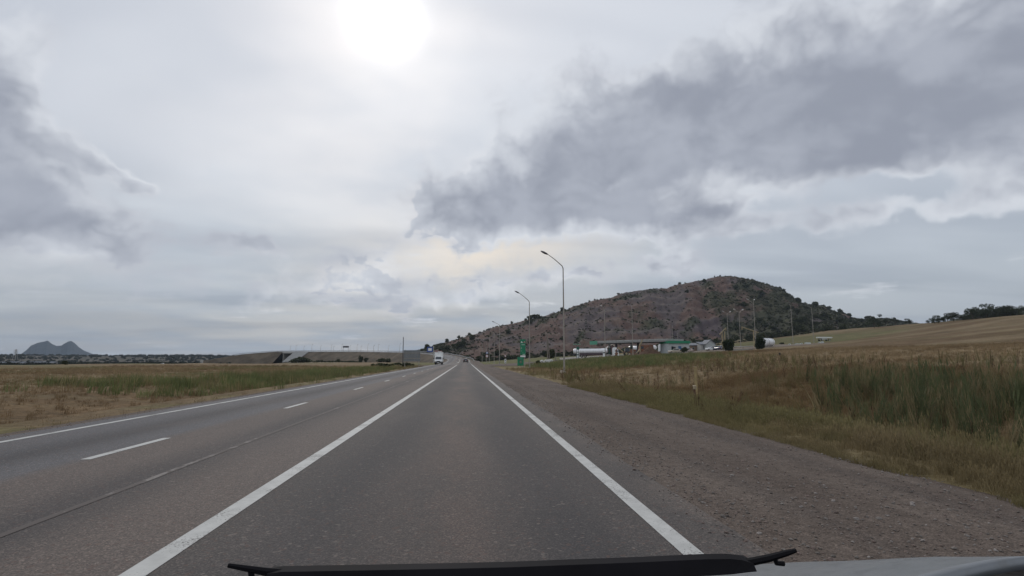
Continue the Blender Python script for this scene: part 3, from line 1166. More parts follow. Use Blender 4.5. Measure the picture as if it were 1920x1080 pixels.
def grassland():
    short = lambda: shapes_of([(1, 34, .30, .26, .016, .5), (2, 30, .36, .30, .015, .6, True), (3, 40, .24, .28, .017, .7), (4, 26, .42, .24, .013, .5, True)], M_GRASS)
    # verge and rough grass by the near roadside
    x, y = area_points(15000, 5.55, 24, 2.5, 34, lambda x, y: np.where(x < 12, 1.0, .55) * sst(x, 5.4, 5.9) * (np.hypot(x - 10.4, y - 23.5) > .9))
    x2, y2 = area_points(14000, 5.4, 8.2, 2.5, 30, lambda x, y: sst(fbm(x / .8, y / 1.6, 3, 90), .38, .6))
    x, y = np.concatenate([x, x2]), np.concatenate([y, y2])
    edge = sst(x, 5.5, 8.0)
    sc = RNG.uniform(.35, .85, len(x)) * (.42 + .75 * edge)
    scatter('verge_grass', on_land(x, y), short(), sc, land_colour(x, y) * 1.35, 'dry yellow-green grass along the gravel shoulder', 'grass')
    x, y = area_points(17000, 5.7, 62, 30, 110, lambda x, y: .9 * sst(x, 5.6, 7), 1.1)
    keep = ~((y > 86) & (x < 14))
    x, y = x[keep], y[keep]
    sc = RNG.uniform(.45, 1.0, len(x)) * (.6 + .005 * y)
    scatter('field_grass', on_land(x, y), short(), sc, land_colour(x, y) * 1.3, 'rough brown and green grass on the rising field', 'grass')
    x, y = area_points(17000, -75, -8.9, 7, 130, lambda x, y: .95 * sst(-x, 8.9, 9.6), 1.25)
    sc = RNG.uniform(.45, 1.0, len(x)) * (.55 + .006 * y)
    scatter('meadow_grass', on_land(x, y), short(), sc, land_colour(x, y) * 1.3, 'dry brown meadow grass beside the far carriageway', 'grass')
    # reeds in the ditch
    reed = shapes_of([(11, 22, 1.75, .22, .030, .28), (12, 20, 1.55, .25, .034, .4), (13, 24, 1.9, .22, .026, .25, True), (14, 18, 1.35, .25, .036, .5)], M_GRASS)

    def dens(x, y):
        a = x / y
        n = fbm(x / 2.5, y / 2.5, 3, 91)
        core = sst(x, 8.6, 11) * (1 - sst(x, 17, 23)) * sst(a, .60, .76) * (1 - sst(y, 24, 32))
        return core * (.08 + .62 * sst(n, .38, .62))
    x, y = area_points(6600, 8, 23, 5, 32, dens)
    n = fbm(x / 3, y / 3, 3, 92)
    tint = np.where((RNG.uniform(size=len(x)) < .30)[:, None], np.array([.22, .175, .095]), np.array([.098, .112, .052])) * (.7 + .6 * n)[:, None]
    sc = RNG.uniform(.38, .85, len(x)) * (.45 + .47 * sst(x, 8.6, 12)) * (1 - .4 * sst(x, 13, 20)) * (.65 + .6 * n)
    scatter('reeds', on_land(x, y), reed, sc, tint, 'tall green reeds growing in the ditch', 'reeds', lean=.17)
    # taller weeds and dock stalks scattered through the verge
    tall = shapes_of([(21, 12, .85, .14, .016, .3, True), (22, 10, 1.0, .12, .014, .25, True)], M_GRASS)
    x, y = area_points(2800, 6.2, 30, 6, 60, lambda x, y: sst(fbm(x / 4, y / 4, 3, 95), .46, .6))
    tint = np.where((RNG.uniform(size=len(x)) < .3)[:, None], np.array([.075, .040, .026]), np.array([.15, .135, .06]))
    scatter('tall_weeds', on_land(x, y), tall, RNG.uniform(.4, .9, len(x)), tint, 'seeding weeds and dock stalks among the grass', 'weeds', lean=.22)
    # green growth strips
    lush = shapes_of([(31, 30, .62, .4, .03, .4), (32, 26, .75, .4, .028, .35), (33, 34, .5, .45, .03, .6)], M_GRASS)
    xs, ys = [], []
    for cx, cy, rx, ry, num in ((-15.0, 60, 4.2, 34, 1500), (-21, 37, 4, 2.4, 120), (28, 105, 14, 45, 3800)):
        x = RNG.normal(cx, rx * .5, num)
        y = RNG.normal(cy, ry * .5, num)
        if cx > 0:
            x = x + (y - cy) * .22
        keep = (x < -9.6) | (x > 11)
        xs.append(x[keep])
        ys.append(y[keep])
    x, y = np.concatenate(xs), np.concatenate(ys)
    keep = (y > np.where(x < -5, 27, 58)) & (np.abs(x) < .95 * y) & (y < 142)
    x, y = x[keep], y[keep]
    n = fbm(x / 4, y / 4, 3, 96)
    tint = (np.where(RNG.uniform(size=(len(x), 1)) < .3, np.array([.21, .17, .085]), np.array([.125, .140, .056])) * (.75 + .6 * n)[:, None]) * RNG.uniform(.8, 1.25, (len(x), 1))
    scatter('lush_growth', on_land(x, y), lush, RNG.uniform(.5, 1.2, len(x)), tint, 'lush green growth in the wet strips of the field', 'grass')


grassland()


def stones():
    shp = []
    for k in range(4):
        rng = np.random.default_rng(300 + k)
        bm = bmesh.new()
        bmesh.ops.create_icosphere(bm, subdivisions=1, radius=1)
        for v in bm.verts:
            v.co *= rng.uniform(.7, 1.15)
            v.co.z *= .6
        me = bpy.data.meshes.new('stone')
        bm.to_mesh(me)
        bm.free()
        me.materials.append(M_STONE)
        shp.append(bpy.data.objects.new('stone', me))
    x1, y1 = area_points(10000, 2.05, 5.9, 2.2, 30, lambda x, y: .35 + .65 * sst(fbm(x / .9, y / 2.5, 3, 97), .45, .62), 1.5)
    x2, y2 = area_points(2600, 1.82, 2.6, 2.2, 30, lambda x, y: .15 + .85 * sst(x, 1.9, 2.2), 1.4)
    x3, y3 = area_points(1500, -9.1, -7.9, 8, 40, None, 1.2)
    x, y = np.concatenate([x1, x2, x3]), np.concatenate([y1, y2, y3])
    off = np.interp(x, [-9.15, -8.6, -7.9, 1.95, 2.5, 3.6, 5.1, 5.95], [-.16, -.04, -.012, -.012, -.01, -.02, -.05, -.16])
    off = np.where((x < 2.1) & (x > -8), .001, off)
    P = np.stack([x, y, off + .004], 1)
    base = np.array([[.19, .165, .145], [.24, .21, .19], [.14, .12, .105], [.17, .125, .105]])
    tint = base[RNG.integers(0, 4, len(x))] * RNG.uniform(.8, 1.2, (len(x), 1))
    sc = np.minimum(RNG.lognormal(-4.75, .45, len(x)), .03)
    scatter('loose_stones', P, shp, sc, tint, 'loose stones lying on the gravel shoulders', 'stones', lean=.3)


m, b, p = new_mat('stone')
at = b.n('ShaderNodeAttribute', attribute_type='INSTANCER', attribute_name='tint')
f = b.noise(b.n('ShaderNodeTexCoord').outputs['Object'], 2.5, 4, .6)
b.put(p.inputs['Base Color'], b.mix(1.0, at.outputs['Color'], b.ramp(f, [(.3, (.7, .7, .7)), (.7, (1.2, 1.2, 1.2))]), 'MULTIPLY'))
p.inputs['Roughness'].default_value = .9
M_STONE = m
stones()


# bushes on the hill
ORD = 'first second third fourth fifth sixth seventh eighth ninth tenth eleventh twelfth thirteenth fourteenth fifteenth sixteenth seventeenth eighteenth nineteenth twentieth'.split()


def nth(k):
    return ORD[k]


def hill_plants():
    rng = np.random.default_rng(41)
    done = 0
    spots = []
    while done < 200:
        px, t = rng.uniform(790, 1640), rng.uniform(.12, .97)
        g = float(green_mask(np.array([px]), np.array([t]))[0])
        cl = float(sst(fbm(np.array([px / 22]), np.array([t * 11]), 3, 77), .46, .6)[0])
        if rng.uniform() < (.05 + .95 * g) * (.08 + .92 * cl):
            spots.append((px, t))
            done += 1
    for px, t in spots:
        x, y, z = hill_at(px, t)
        g = float(green_mask(np.array([px]), np.array([t]))[0])
        w = (2.6 + 6.5 * rng.uniform() ** 2) * (1.2 if g > .5 else .9)
        zone = 'on the overgrown shoulder of the hill' if px > 1350 else ('on the low left end of the hill' if px < 930 else 'on the bare brown face of the hill')
        lev = 'high up' if t > .66 else ('half-way up' if t > .36 else 'low down')
        bush((x, y, z - .25), w, w * rng.uniform(.5, .8), 'small dark scrub bush %s %s' % (lev, zone), group='scrub bushes %s %s' % (lev, zone))
    # skyline
    for k, (px, w, h) in enumerate(sorted(((1105, 4, 2.6), (1116, 3.4, 2.4), (1128, 4.4, 2.6), (1160, 5, 3.4), (1275, 5, 4.4), (1310, 3, 2.2), (1340, 2.8, 3.4), (1351, 4, 3.6),
                     (1361, 2.4, 2.2), (1438, 4, 3.2), (1463, 3.6, 3), (1540, 5, 3.4), (1562, 4.4, 3), (1010, 4, 3), (985, 4.6, 3.6), (960, 4, 3.4), (838, 6, 5), (860, 5, 4), (880, 5.5, 4)), key=lambda e: e[0])):
        x, y, z = hill_at(px, 1.0)
        bush((x, y, z - .5), w, h, 'bush standing out on the hill skyline, %s from the road end' % nth(k), group='bushes on the hill skyline')
    # thick scrub at the foot
    for k in range(74):
        px = rng.choice([rng.uniform(1170, 1440), rng.uniform(880, 1110), rng.uniform(1420, 1620)], p=[.45, .35, .2])
        t = rng.uniform(-.04, .13)
        x, y, z = hill_at(px, max(t, .005))
        w = rng.uniform(5, 9)
        bush((x, y, max(z, float(T(x, y))) - .3), w, w * rng.uniform(.5, .75), 'dense dark green scrub bush at the hill foot behind the ' + ('green slope lamps' if px > 1440 else 'filling station' if px > 1130 else 'price sign'), group='scrub at the hill foot behind the ' + ('green slope lamps' if px > 1440 else 'filling station' if px > 1130 else 'price sign'))
    # undergrowth
    shp = []
    for k in range(3):
        V, F = leaf_cloud(70, [(0, 0, .25), (.3, .1, .2), (-.25, .2, .18)], [.3, .22, .2], .12, np.random.default_rng(400 + k), .7)
        shp.append(bpy.data.objects.new('clump', big_mesh('clump', V, F, M_GRASS)))
    n = 15000
    px, t = rng.uniform(760, 1700, n), rng.uniform(.0, 1.0, n)
    g = green_mask(px, t)
    keep = rng.uniform(size=n) < .05 + .95 * np.maximum(g, .4 * sst(fbm(px / 15, t * 16, 3, 78), .54, .64))
    px, t = px[keep], t[keep]
    P = np.array([hill_at(a, c) for a, c in zip(px, t)])
    scatter('hill_undergrowth', P, shp, rng.uniform(1.0, 3.0, len(P)), np.array([.050, .052, .027])[None] * rng.uniform(.45, 1.7, (len(P), 1)), 'low scrub and grass tufts covering the hill', 'scrub')
    # broken rock on the scree
    shp = []
    for k in range(3):
        r2 = np.random.default_rng(450 + k)
        bm = bmesh.new()
        bmesh.ops.create_icosphere(bm, subdivisions=1, radius=1)
        for v in bm.verts:
            v.co *= r2.uniform(.6, 1.2)
        me = bpy.data.meshes.new('rock')
        bm.to_mesh(me)
        bm.free()
        me.materials.append(M_STONE)
        shp.append(bpy.data.objects.new('rock', me))
    px, t = rng.uniform(900, 1500, 260), rng.uniform(.2, .95, 260)
    P = np.array([hill_at(a, c) for a, c in zip(px, t)])
    scatter('scree_rocks', P, shp, rng.uniform(.2, .7, len(P)), np.array([.17, .125, .105])[None] * rng.uniform(.6, 1.4, (len(P), 1)), 'broken rock lying on the scree', 'rocks')


hill_plants()


def land_trees():
    # two clipped round shrubs by the filling station
    ball = bush_mesh('round_shrub', 500, M_BLUE, n=2600, leaf=.045, clumps=26, squash=1.0, flat=1.0)
    for px, row, d, w, h, lab in ((1366, 660, 150, 3.6, 4.3, 'round dark green shrub before the white sheds, the slimmer of two'),
                                  (1428, 659, 150, 4.6, 4.4, 'broad dark round shrub hiding part of the white tank')):
        bush(ground(px, row, d, -.1), w, h * .85, lab, 'shrub', name='round_shrub', mesh=ball, group='round shrubs')
    # loose trees in the dip between hill and field
    for px, d, sc, k, lab in ((1640, 300, 1.15, 0, 'bushy tree in the dip, the tallest in front of the ridge'),
                              (1661, 320, .8, 2, 'small tree just right of the tallest tree in the dip'),
                              (1680, 330, .85, 3, 'compact dark tree, second in the dip from the field edge'),
                              (1705, 330, .8, 1, 'small round tree at the edge of the straw field')):
        tree(ground(px, 620, d, -.2), sc, lab, k, 'trees in the dip')
    x, y, z = hill_at(1652, 1.0)
    tree((x, y, z - .3), 1.5, 'lone tree with a bare stem on the far ridge skyline', 4)
    x, y, z = hill_at(1740, 1.0)
    tree((x, y, z - .8), 1.0, 'dome-shaped tree on the far ridge beside the straw field', 0)
    x, y, z = hill_at(1510, 1.0)
    tree((x, y, z - .3), .75, 'small spiky tree on the right shoulder of the hill', 4)
    # row of trees at the top of the field
    rng = np.random.default_rng(61)
    WB = np.concatenate([np.linspace(1752, 1812, 6), np.linspace(1817, 1903, 14)])
    for px in WB:
        d = rng.uniform(250, 275)
        loc = ground(px, 597, d, -2.0)
        tree(loc, rng.uniform(.8, 1.3) * (1.15 if px > 1812 else .75), 'dark wind-break tree at the top of the field, %s from the hill end' % nth(int(np.argmin(np.abs(WB - px)))), rng.integers(0, 4), 'wind-break trees')
    tree(ground(1921, 592, 255, -.3), 1.0, 'tree at the picture edge, apart from the wind-break', 2)
    # plants before the shop and by the junction
    for px, row, d, w, h, lab in ((1284, 664, 172, 3.2, 2.2, 'straggly bush growing in front of the white shop'),
                                  (1009, 676, 118, 1.6, 1.2, 'round dark bush beside the white blocks'),
                                  (1034, 668, 190, 5, 4.6, 'tall bush behind the wooden twin pole'),
                                  (870, 663, 372, 12, 5, 'dark thicket beside the bend of the road'),
                                  (1650, 618, 310, 5, 3, 'low bush under the tallest tree in the dip'),
                                  (1465, 637, 215, 2.2, 1.6, 'small dark bush on the green slope behind the tank'),
                                  (1538, 632, 240, 3, 1.3, 'low dark bush on the green slope above the white trailer')):
        bush(ground(px, row, d, -.1), w, h, lab)
    # left side
    for px, row, d, w, h, lab in ((122, 692, 150, 1.7, 1.7, 'lone dark bush in the brown meadow'),
                                  (568, 680, 330, 15, 5.0, 'wide green mound of brambles below the flyover'),
                                  (549, 680, 330, 7, 3, 'low dark bush beside the wide bramble mound'),
                                  (677, 679, 330, 4.6, 4.6, 'larger of two round bushes below the embankment'),
                                  (686, 679, 335, 3.4, 3.8, 'smaller of two round bushes below the embankment'),
                                  (716, 679, 320, 8, 3.2, 'low thicket below the embankment near the grey board'),
                                  (727, 679, 325, 7, 3.0, 'thicket right beside the grey board'),
                                  (634, 680, 330, 4, 2.4, 'small bush below the embankment under the gantry'),
                                  (662, 680, 325, 5, 1.8, 'flat bush below the embankment beside the round pair')):
        bush(ground(px, row, d, -.1), w, h, lab)
    for k in range(14):
        px = 590 + k * 6.5
        bush(ground(px, 682, rng.uniform(300, 330), -.1), rng.uniform(2.2, 4.2), rng.uniform(1, 1.8), 'low scrub tuft along the foot of the embankment', group='tufts below the embankment')
    for k in range(7):
        px = 700 + k * 12
        bush(ground(px, 690, rng.uniform(120, 150), -.1), rng.uniform(1.8, 3.4), rng.uniform(.8, 1.4), 'dark weed clump on the verge by the grey board', group='weed clumps by the grey board')
    # the wooded country on the left reads as one mass
    shp = []
    for k in range(3):
        V, F = leaf_cloud(160, [(0, 0, .5), (.35, .1, .4), (-.3, .2, .42), (.1, -.3, .6)], [.35, .3, .3, .25], .13, np.random.default_rng(600 + k), .9)
        shp.append(bpy.data.objects.new('clump', big_mesh('clump', V, F, M_GRASS)))
    n = 11000
    a = RNG.uniform(-1.0, -.05, n)
    d = RNG.uniform(330, 2300, n)
    x, y = a * d, d
    keep = RNG.uniform(size=n) < .15 + .85 * sst(fbm(x / 160, y / 160, 3, 98), .46, .6)
    keep &= ~((d < 560) & (a > -.40))
    x, y, d = x[keep], y[keep], d[keep]
    scatter('distant_woodland', on_land(x, y, -.5), shp, RNG.uniform(4, 9, len(x)) * (.4 + .4 * sst(d, 500, 1600)), np.array([.034, .040, .026])[None] * RNG.uniform(.6, 1.4, (len(x), 1)), 'distant dark woodland and hedges beyond the meadow', 'woodland')


land_trees()

# air
def haze():
    m = bpy.data.materials.new('haze')
    m.use_nodes = True
    nt = m.node_tree
    nt.nodes.clear()
    o = nt.nodes.new('ShaderNodeOutputMaterial')
    v = nt.nodes.new('ShaderNodeVolumePrincipled')
    v.inputs['Color'].default_value = (.72, .84, 1.0, 1)
    v.inputs['Density'].default_value = .00008
    v.inputs['Anisotropy'].default_value = .2
    nt.links.new(v.outputs[0], o.inputs['Volume'])
    mb = MB()
    mb.box((0, 2550, 55), (10400, 6400, 180))
    ob = mb.build('haze', m)
    tag(ob, 'thin blue-grey haze in the air over the whole landscape', 'haze', kind='stuff')


haze()

# ------------------------------------------------------------------ made things
WHITE = paint('white_paint', (.86, .86, .84), .4, var=.06, grime=.25)
WHITE_D = paint('dusty_white_paint', (.48, .47, .44), .55, var=.1, grime=.3)
CONC = paint('concrete', (.36, .34, .31), .9, var=.15, scale=2, grime=.3)
GALV = paint('galvanised_steel', (.34, .31, .27), .6, .25, var=.12, scale=3, grime=.15)
LAMPG = paint('lamp_housing', (.10, .10, .105), .5, .3)
LENS = paint('lamp_glass', (.55, .56, .56), .25)
PALE = paint('pale_lamp_housing', (.60, .60, .58), .45)
GREENP = paint('green_panel', (.010, .215, .105), .45, var=.08, grime=.1)
GREENL = paint('pale_green_panel', (.10, .33, .22), .5, var=.08, grime=.1)
GREYP = paint('grey_sheet_metal', (.21, .22, .225), .6, .2, var=.1, scale=.8, grime=.25)
CANOPY = paint('canopy_trim', (.30, .30, .285), .6, var=.08, grime=.2)
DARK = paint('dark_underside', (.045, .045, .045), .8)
BLACK = paint('black_plastic', (.009, .008, .010), .75, var=.3, scale=9, spec=.15)
RUBBER = paint('tyre_rubber', (.022, .021, .020), .85)
GLASS = paint('tinted_glass', (.022, .026, .032), .08, spec=.8, var=.05)
REDL = paint('red_lens', (.35, .015, .012), .25)
LAMPL = paint('headlight_glass', (.62, .63, .62), .12)
WOOD = paint('weathered_wood', (.40, .30, .15), .85, var=.25, scale=7, grime=.2)
WOODG = paint('grey_timber_pole', (.20, .175, .15), .9, var=.25, scale=4)
YEL = paint('faded_yellow_paint', (.34, .27, .15), .6, var=.15, grime=.35)
EARTH = paint('dug_earth', (.105, .066, .046), .98, var=.35, scale=1.6, spec=.05)
REDW = paint('red_paint', (.30, .03, .03), .5)
BLUEP = paint('blue_sign_face', (.03, .075, .28), .45)
PURPLE = paint('dark_blue_car_paint', (.05, .05, .10), .3, coat=.5)
WALLW = paint('limewashed_wall', (.46, .48, .47), .85, var=.08, grime=.2)
ROOFG = paint('slate_roof', (.16, .17, .19), .8, var=.15, grime=.2)
BRICKP = paint('brown_shed_wall', (.30, .22, .165), .85, var=.2, grime=.25)
CREAM = paint('cream_paint', (.52, .45, .36), .6, var=.1, grime=.3)
CHAR = paint('charcoal_car_paint', (.016, .015, .018), .45, coat=.15)
TANKW = paint('tank_shell', (.80, .80, .80), .35, .1, var=.06, grime=.2)
MUDDY = paint('rust_brown_paint', (.20, .088, .048), .75, var=.25, grime=.3)


def pole_height(px_top, row_top, x, y, z):
    v = ray(px_top, row_top)
    return CAM_H + v[2] / v[1] * y - z


def street_lamp(loc, h, label, group, arms=((-1.6, 0),), thick=.09, head=None, name='street_lamp', rise=1.5):
    """tapered pole, a bent arm and a lamp head per arm; arm = (reach along x, reach along y)"""
    t = thing(name, label, 'street lamp', loc, 0, group)
    hb = h - rise
    MB().tube([(0, 0, -.3), (0, 0, 1.6), (0, 0, hb)], [thick * 1.25, thick * 1.05, thick * .62], 10).build('pole', GALV, t, True)
    MB().tube([(0, 0, 0), (0, 0, .12)], [thick * 2.6, thick * 2.4], 10).build('base', CONC, t, True)
    for ax, ay in arms:
        L = math.hypot(ax, ay)
        ux, uy = ax / L, ay / L
        a = MB().tube([(0, 0, hb - .02), (ux * .10, uy * .10, hb + rise * .16), (ux * L * .55, uy * L * .55, hb + rise * .62), (ux * L, uy * L, hb + rise * .97)],
                      [thick * .62, thick * .6, thick * .5, thick * .45], 8).build('arm', GALV, t, True)
        hd = MB()
        n = 9
        rings = []
        for k, (s, w, hh) in enumerate(((0, .06, .06), (.12, .12, .10), (.35, .17, .13), (.62, .15, .10), (.78, .05, .04))):
            rings.append([(ux * (L + s * .95) + (-uy) * w * math.cos(q * 6.283 / n), uy * (L + s * .95) + ux * w * math.cos(q * 6.283 / n),
                           hb + rise * .97 + s * .42 + hh * math.sin(q * 6.283 / n)) for q in range(n)])
        hd.loft(rings)
        ho = hd.build('lamp_head', head or LAMPG, a, True)
    return t


def lamp_at(px, row_base, d, px_top, row_top, label, group, **kw):
    x, y, z = ground(px, row_base, d)
    h = pole_height(px_top, row_top, x, y, z)
    return street_lamp((x, y, z), h, label, group, **kw)


LG = 'street lamps along the verge'
lamp_at(1058, 695, 57, 1032, 476, 'tallest street lamp with a bent arm, nearest on the grass verge', LG, thick=.085)
lamp_at(993, 690, 88, 969, 549, 'street lamp right beside the green price sign', LG, thick=.085)
for px, d, rt, lab in ((936.5, 172, 604, 'street lamp closest behind the side road, by the small white sign'),
                       (926.5, 208, 620, 'second street lamp beyond the side road'),
                       (917.5, 244, 630, 'street lamp right of the round road sign'),
                       (911.5, 282, 637, 'street lamp right behind the round road sign'),
                       (904, 320, 640, 'farthest street lamp in the row before the bend')):
    lamp_at(px, 680, d, px - 6, rt, lab, LG, thick=.11, rise=1.0)
SG = 'filling station lamps'
lamp_at(1135, 671, 165, 1129, 574, 'lamp pole before the cab of the white tanker', SG, arms=((-.5, .2),), head=PALE, thick=.11, rise=1.1)
lamp_at(1187, 667, 172, 1185, 572, 'bare lamp pole before the canopy, by the digger', SG, arms=((-.2, .3),), thick=.11, rise=.5)
lamp_at(1262, 655, 235, 1261, 612, 'short lamp pole behind the green-roofed shop', SG, arms=((.2, .3),), thick=.1, rise=.4)
lamp_at(1271, 655, 240, 1270.5, 626, 'shortest thin pole behind the green-roofed shop', SG, arms=((.2, .3),), thick=.08, rise=.3)
lamp_at(1366, 648, 190, 1357, 585, 'lamp pole behind the slimmer round shrub', SG, arms=((-1.1, -.2), (1.0, .2)), head=PALE, thick=.1, rise=.7)
lamp_at(1389, 652, 172, 1376, 581, 'two-armed lamp pole between the two round shrubs', SG, arms=((-1.3, -.2), (1.1, .3)), head=PALE, thick=.1, rise=1.2)
lamp_at(1417, 648, 165, 1412, 562, 'tall forked lamp pole behind the broad round shrub', SG, arms=((-1.5, 0), (.35, .3)), head=PALE, thick=.11, rise=1.5)
lamp_at(1487, 643, 185, 1479, 571, 'bare lamp pole on the green slope, left of the pair', SG, arms=((-.3, .3),), thick=.1, rise=.5)
lamp_at(1526, 641, 200, 1519, 576, 'bare lamp pole beside the white trailer', SG, arms=((-.3, .3),), thick=.1, rise=.5)

# timber twin pole
x, y, z = ground(1027, 671, 150)
t = thing('utility_pole', 'grey timber twin pole with a brace behind the white blocks', 'utility pole', (x, y, z))
hp = pole_height(1025, 626, x, y, z)
MB().tube([(0, 0, -.3), (-.12, 0, hp)], [.17, .13], 9).build('pole', WOODG, t, True)
MB().tube([(.62, .1, -.3), (.0, .05, hp * .82)], [.16, .12], 9).build('brace', WOODG, t, True)
x, y, z = ground(1042, 671, 170)
t = thing('utility_pole', 'short thin wooden post right of the twin pole', 'utility pole', (x, y, z))
MB().tube([(0, 0, -.3), (0, 0, 3.0)], [.12, .1], 8).build('pole', WOODG, t, True)
MB().box((0, 0, 3.02), (.16, .16, .06)).build('cap', GALV, t)
x, y, z = ground(755.5, 668, 190)
t = thing('utility_pole', 'dark slim mast rising behind the grey board', 'utility pole', (x, y, z))
hp = pole_height(755.5, 632, x, y, z)
MB().tube([(0, 0, -.3), (0, 0, hp)], [.16, .11], 8).build('pole', paint('tarred_pole', (.08, .08, .085), .8), t, True)
MB().box((0, 0, hp), (.26, .26, .08)).build('cap', GALV, t)

# price pylon of the filling station
x, y, z = ground(980.5, 686, 98)
t = thing('price_sign', 'tall green filling station price sign with white and red marks', 'sign', (x, y, z), R(-6))
zt = pole_height(980, 636.5, x, y, z)
zb = pole_height(984, 669.5, x, y, z)
pw = .92
pan = MB().box((0, 0, (zt + zb) / 2 + .2), (pw, .24, zt - zb - .4)).build('panel', GREENP, t, bevel=.02)
MB().box((0, 0, zb + .13), (pw * .96, .26, .30)).build('lower_panel', WHITE, t)
for sx in (-1, 1):
    MB().box((sx * .3, 0, zb / 2 - .1), (.1, .1, zb + .2)).build('leg', GALV, t)
MB().prism([(-.36, zt - .62), (-.29, zt - .32), (-.19, zt - .32), (-.12, zt - .62), (-.2, zt - .62), (-.24, zt - .46), (-.28, zt - .62)], 'y', -.135, -.12).build('white_mark', WHITE, pan)
MB().prism([(-.08, zt - .62), (-.02, zt - .36), (.03, zt - .62)], 'y', -.135, -.12).build('white_mark', WHITE, pan)
MB().box((.24, -.127, zt - .47), (.22, .015, .28), ry=.5).build('red_mark', REDW, pan)
MB().box((.34, -.127, zt - .47), (.10, .015, .30), ry=-.4).build('white_mark', WHITE, pan)
for k, (xx, zz, ww, hh) in enumerate(((0.05, zt - .92, .6, .14), (-.26, zt - 1.5, .16, .16), (-.24, zt - 2.0, .12, .12), (.16, zt - 2.62, .44, .22), (.0, zt - 2.25, .1, .06))):
    MB().box((xx, -.127, zz), (ww, .015, hh)).build('price_row', paint('pale_green_marks', (.32, .46, .38), .6), pan)
# small advertising board beside it
x, y, z = ground(976, 688, 92)
t = thing('advertising_board', 'low green board with a red round emblem below the price sign', 'sign', (x, y, z), R(4))
zt = pole_height(976, 669.5, x, y, z)
pan = MB().box((0, 0, zt / 2 + .18), (1.02, .1, zt - .36)).build('panel', GREENP, t, bevel=.015)
for sx in (-1, 1):
    MB().box((sx * .4, 0, .1), (.07, .07, .5)).build('leg', GALV, t)
n = 20
MB().prism([(.2 * math.cos(k * 6.283 / n) + .02, zt * .56 + .24 * math.sin(k * 6.283 / n)) for k in range(n)], 'y', -.07, -.052).build('emblem_ring', paint('dull_red_emblem', (.20, .10, .085), .6), pan)
MB().prism([(.11 * math.cos(k * 6.283 / n) + .02, zt * .56 + .13 * math.sin(k * 6.283 / n)) for k in range(n)], 'y', -.085, -.071).build('emblem_centre', GREENL, pan)
MB().box((.02, -.058, zt - .3), (.5, .012, .1)).build('white_mark', GREENL, pan)


def round_sign(loc, label, hpost, faces, name='road_sign'):
    t = thing(name, label, 'road sign', loc)
    MB().tube([(0, 0, -.3), (0, 0, hpost)], .04, 8).build('post', GALV, t, True)
    for kind, zz, r, mat in faces:
        n = 24
        if kind == 'round':
            f = MB().prism([(r * math.cos(k * 6.283 / n), zz + r * math.sin(k * 6.283 / n)) for k in range(n)], 'y', -.07, -.045).build('sign_face', mat, t)
            MB().prism([(r * .76 * math.cos(k * 6.283 / n), zz + r * .76 * math.sin(k * 6.283 / n)) for k in range(n)], 'y', -.083, -.071).build('sign_field', WHITE, f)
            if r > .3:
                MB().box((-.13, -.087, zz), (.2, .006, .12)).build('car_symbol', REDW, f)
                MB().box((.14, -.087, zz), (.2, .006, .12)).build('car_symbol', BLACK, f)
        else:
            f = MB().box((0, -.055, zz), (r, .025, kind)).build('sign_face', mat, t)
            MB().box((0, -.07, zz), (r * .6, .004, kind * .5)).build('sign_field', GREYP if mat is WHITE else WHITE, f)
    return t


x, y, z = ground(913, 678, 178)
round_sign((x, y, z), 'round red-rimmed no-overtaking sign under a small blue sign', 4.1, (('round', 2.45, .46, REDW), (.7, 3.5, .7, BLUEP)))
x, y, z = ground(947.5, 678, 150)
round_sign((x, y, z), 'small round sign above a white plate on one post', 2.6, (('round', 2.3, .24, REDW), (.62, 1.2, .5, WHITE), (.42, .62, .42, WHITE)))
x, y, z = ground(806, 668, 330)
round_sign((x, y, max(z, 2.5)), 'blue direction sign on a post above the bend', 6.0, ((3.0, 4.6, 3.4, BLUEP),))
x, y, z = ground(813, 668, 250)
t = thing('marker_post', 'white upright post standing behind the oncoming truck', 'post', (x, y, z))
hp = pole_height(813, 648.5, x, y, z)
MB().box((0, 0, hp / 2), (.28, .28, hp), taper=.85).build('post', WHITE_D, t)
MB().box((0, 0, hp * .28), (.3, .3, .5)).build('band', CREAM, t)
x, y, z = ground(822, 668, 300)
t = thing('roadside_hoarding', 'low red and white hoarding beyond the oncoming truck', 'hoarding', (x, y, z))
zz = pole_height(822, 660, x, y, z)
MB().box((0, 0, zz), (3.6, .2, 1.4)).build('panel', paint('brick_red_panel', (.26, .11, .09), .7), t)
MB().box((.6, -.12, zz + .05), (2.0, .03, .55)).build('white_mark', WHITE, t)
for sx in (-1.3, 1.3):
    MB().box((sx, 0, zz / 2 - .2), (.14, .14, zz)).build('leg', GALV, t)

# grey board on the left verge, seen from behind
x0, y0, z0 = ground(758, 688, 112)
x1, _, _ = ground(786, 688, 112)
zt = pole_height(757, 656.5, x0, y0, z0)
zb = pole_height(757, 677.5, x0, y0, z0)
t = thing('hoarding', 'large grey road sign board seen from behind on the left verge', 'sign', ((x0 + x1) / 2, y0, z0))
bw = (x1 - x0) + .35
for k in range(6):
    for j in range(3):
        MB().box((-bw / 2 + (k + .5) * bw / 6, 0, zb + (j + .5) * (zt - zb) / 3), (bw / 6 - .02, .05, (zt - zb) / 3 - .02)).build('panel', GREYP, t)
for sx in (-.42, .42):
    MB().box((sx * bw, .08, zt / 2), (.12, .1, zt + .2)).build('post', GALV, t)
for j in range(2):
    MB().box((0, -.045, zb + (j + .5) * (zt - zb) / 2), (bw * .98, .04, .09)).build('rail', GALV, t)


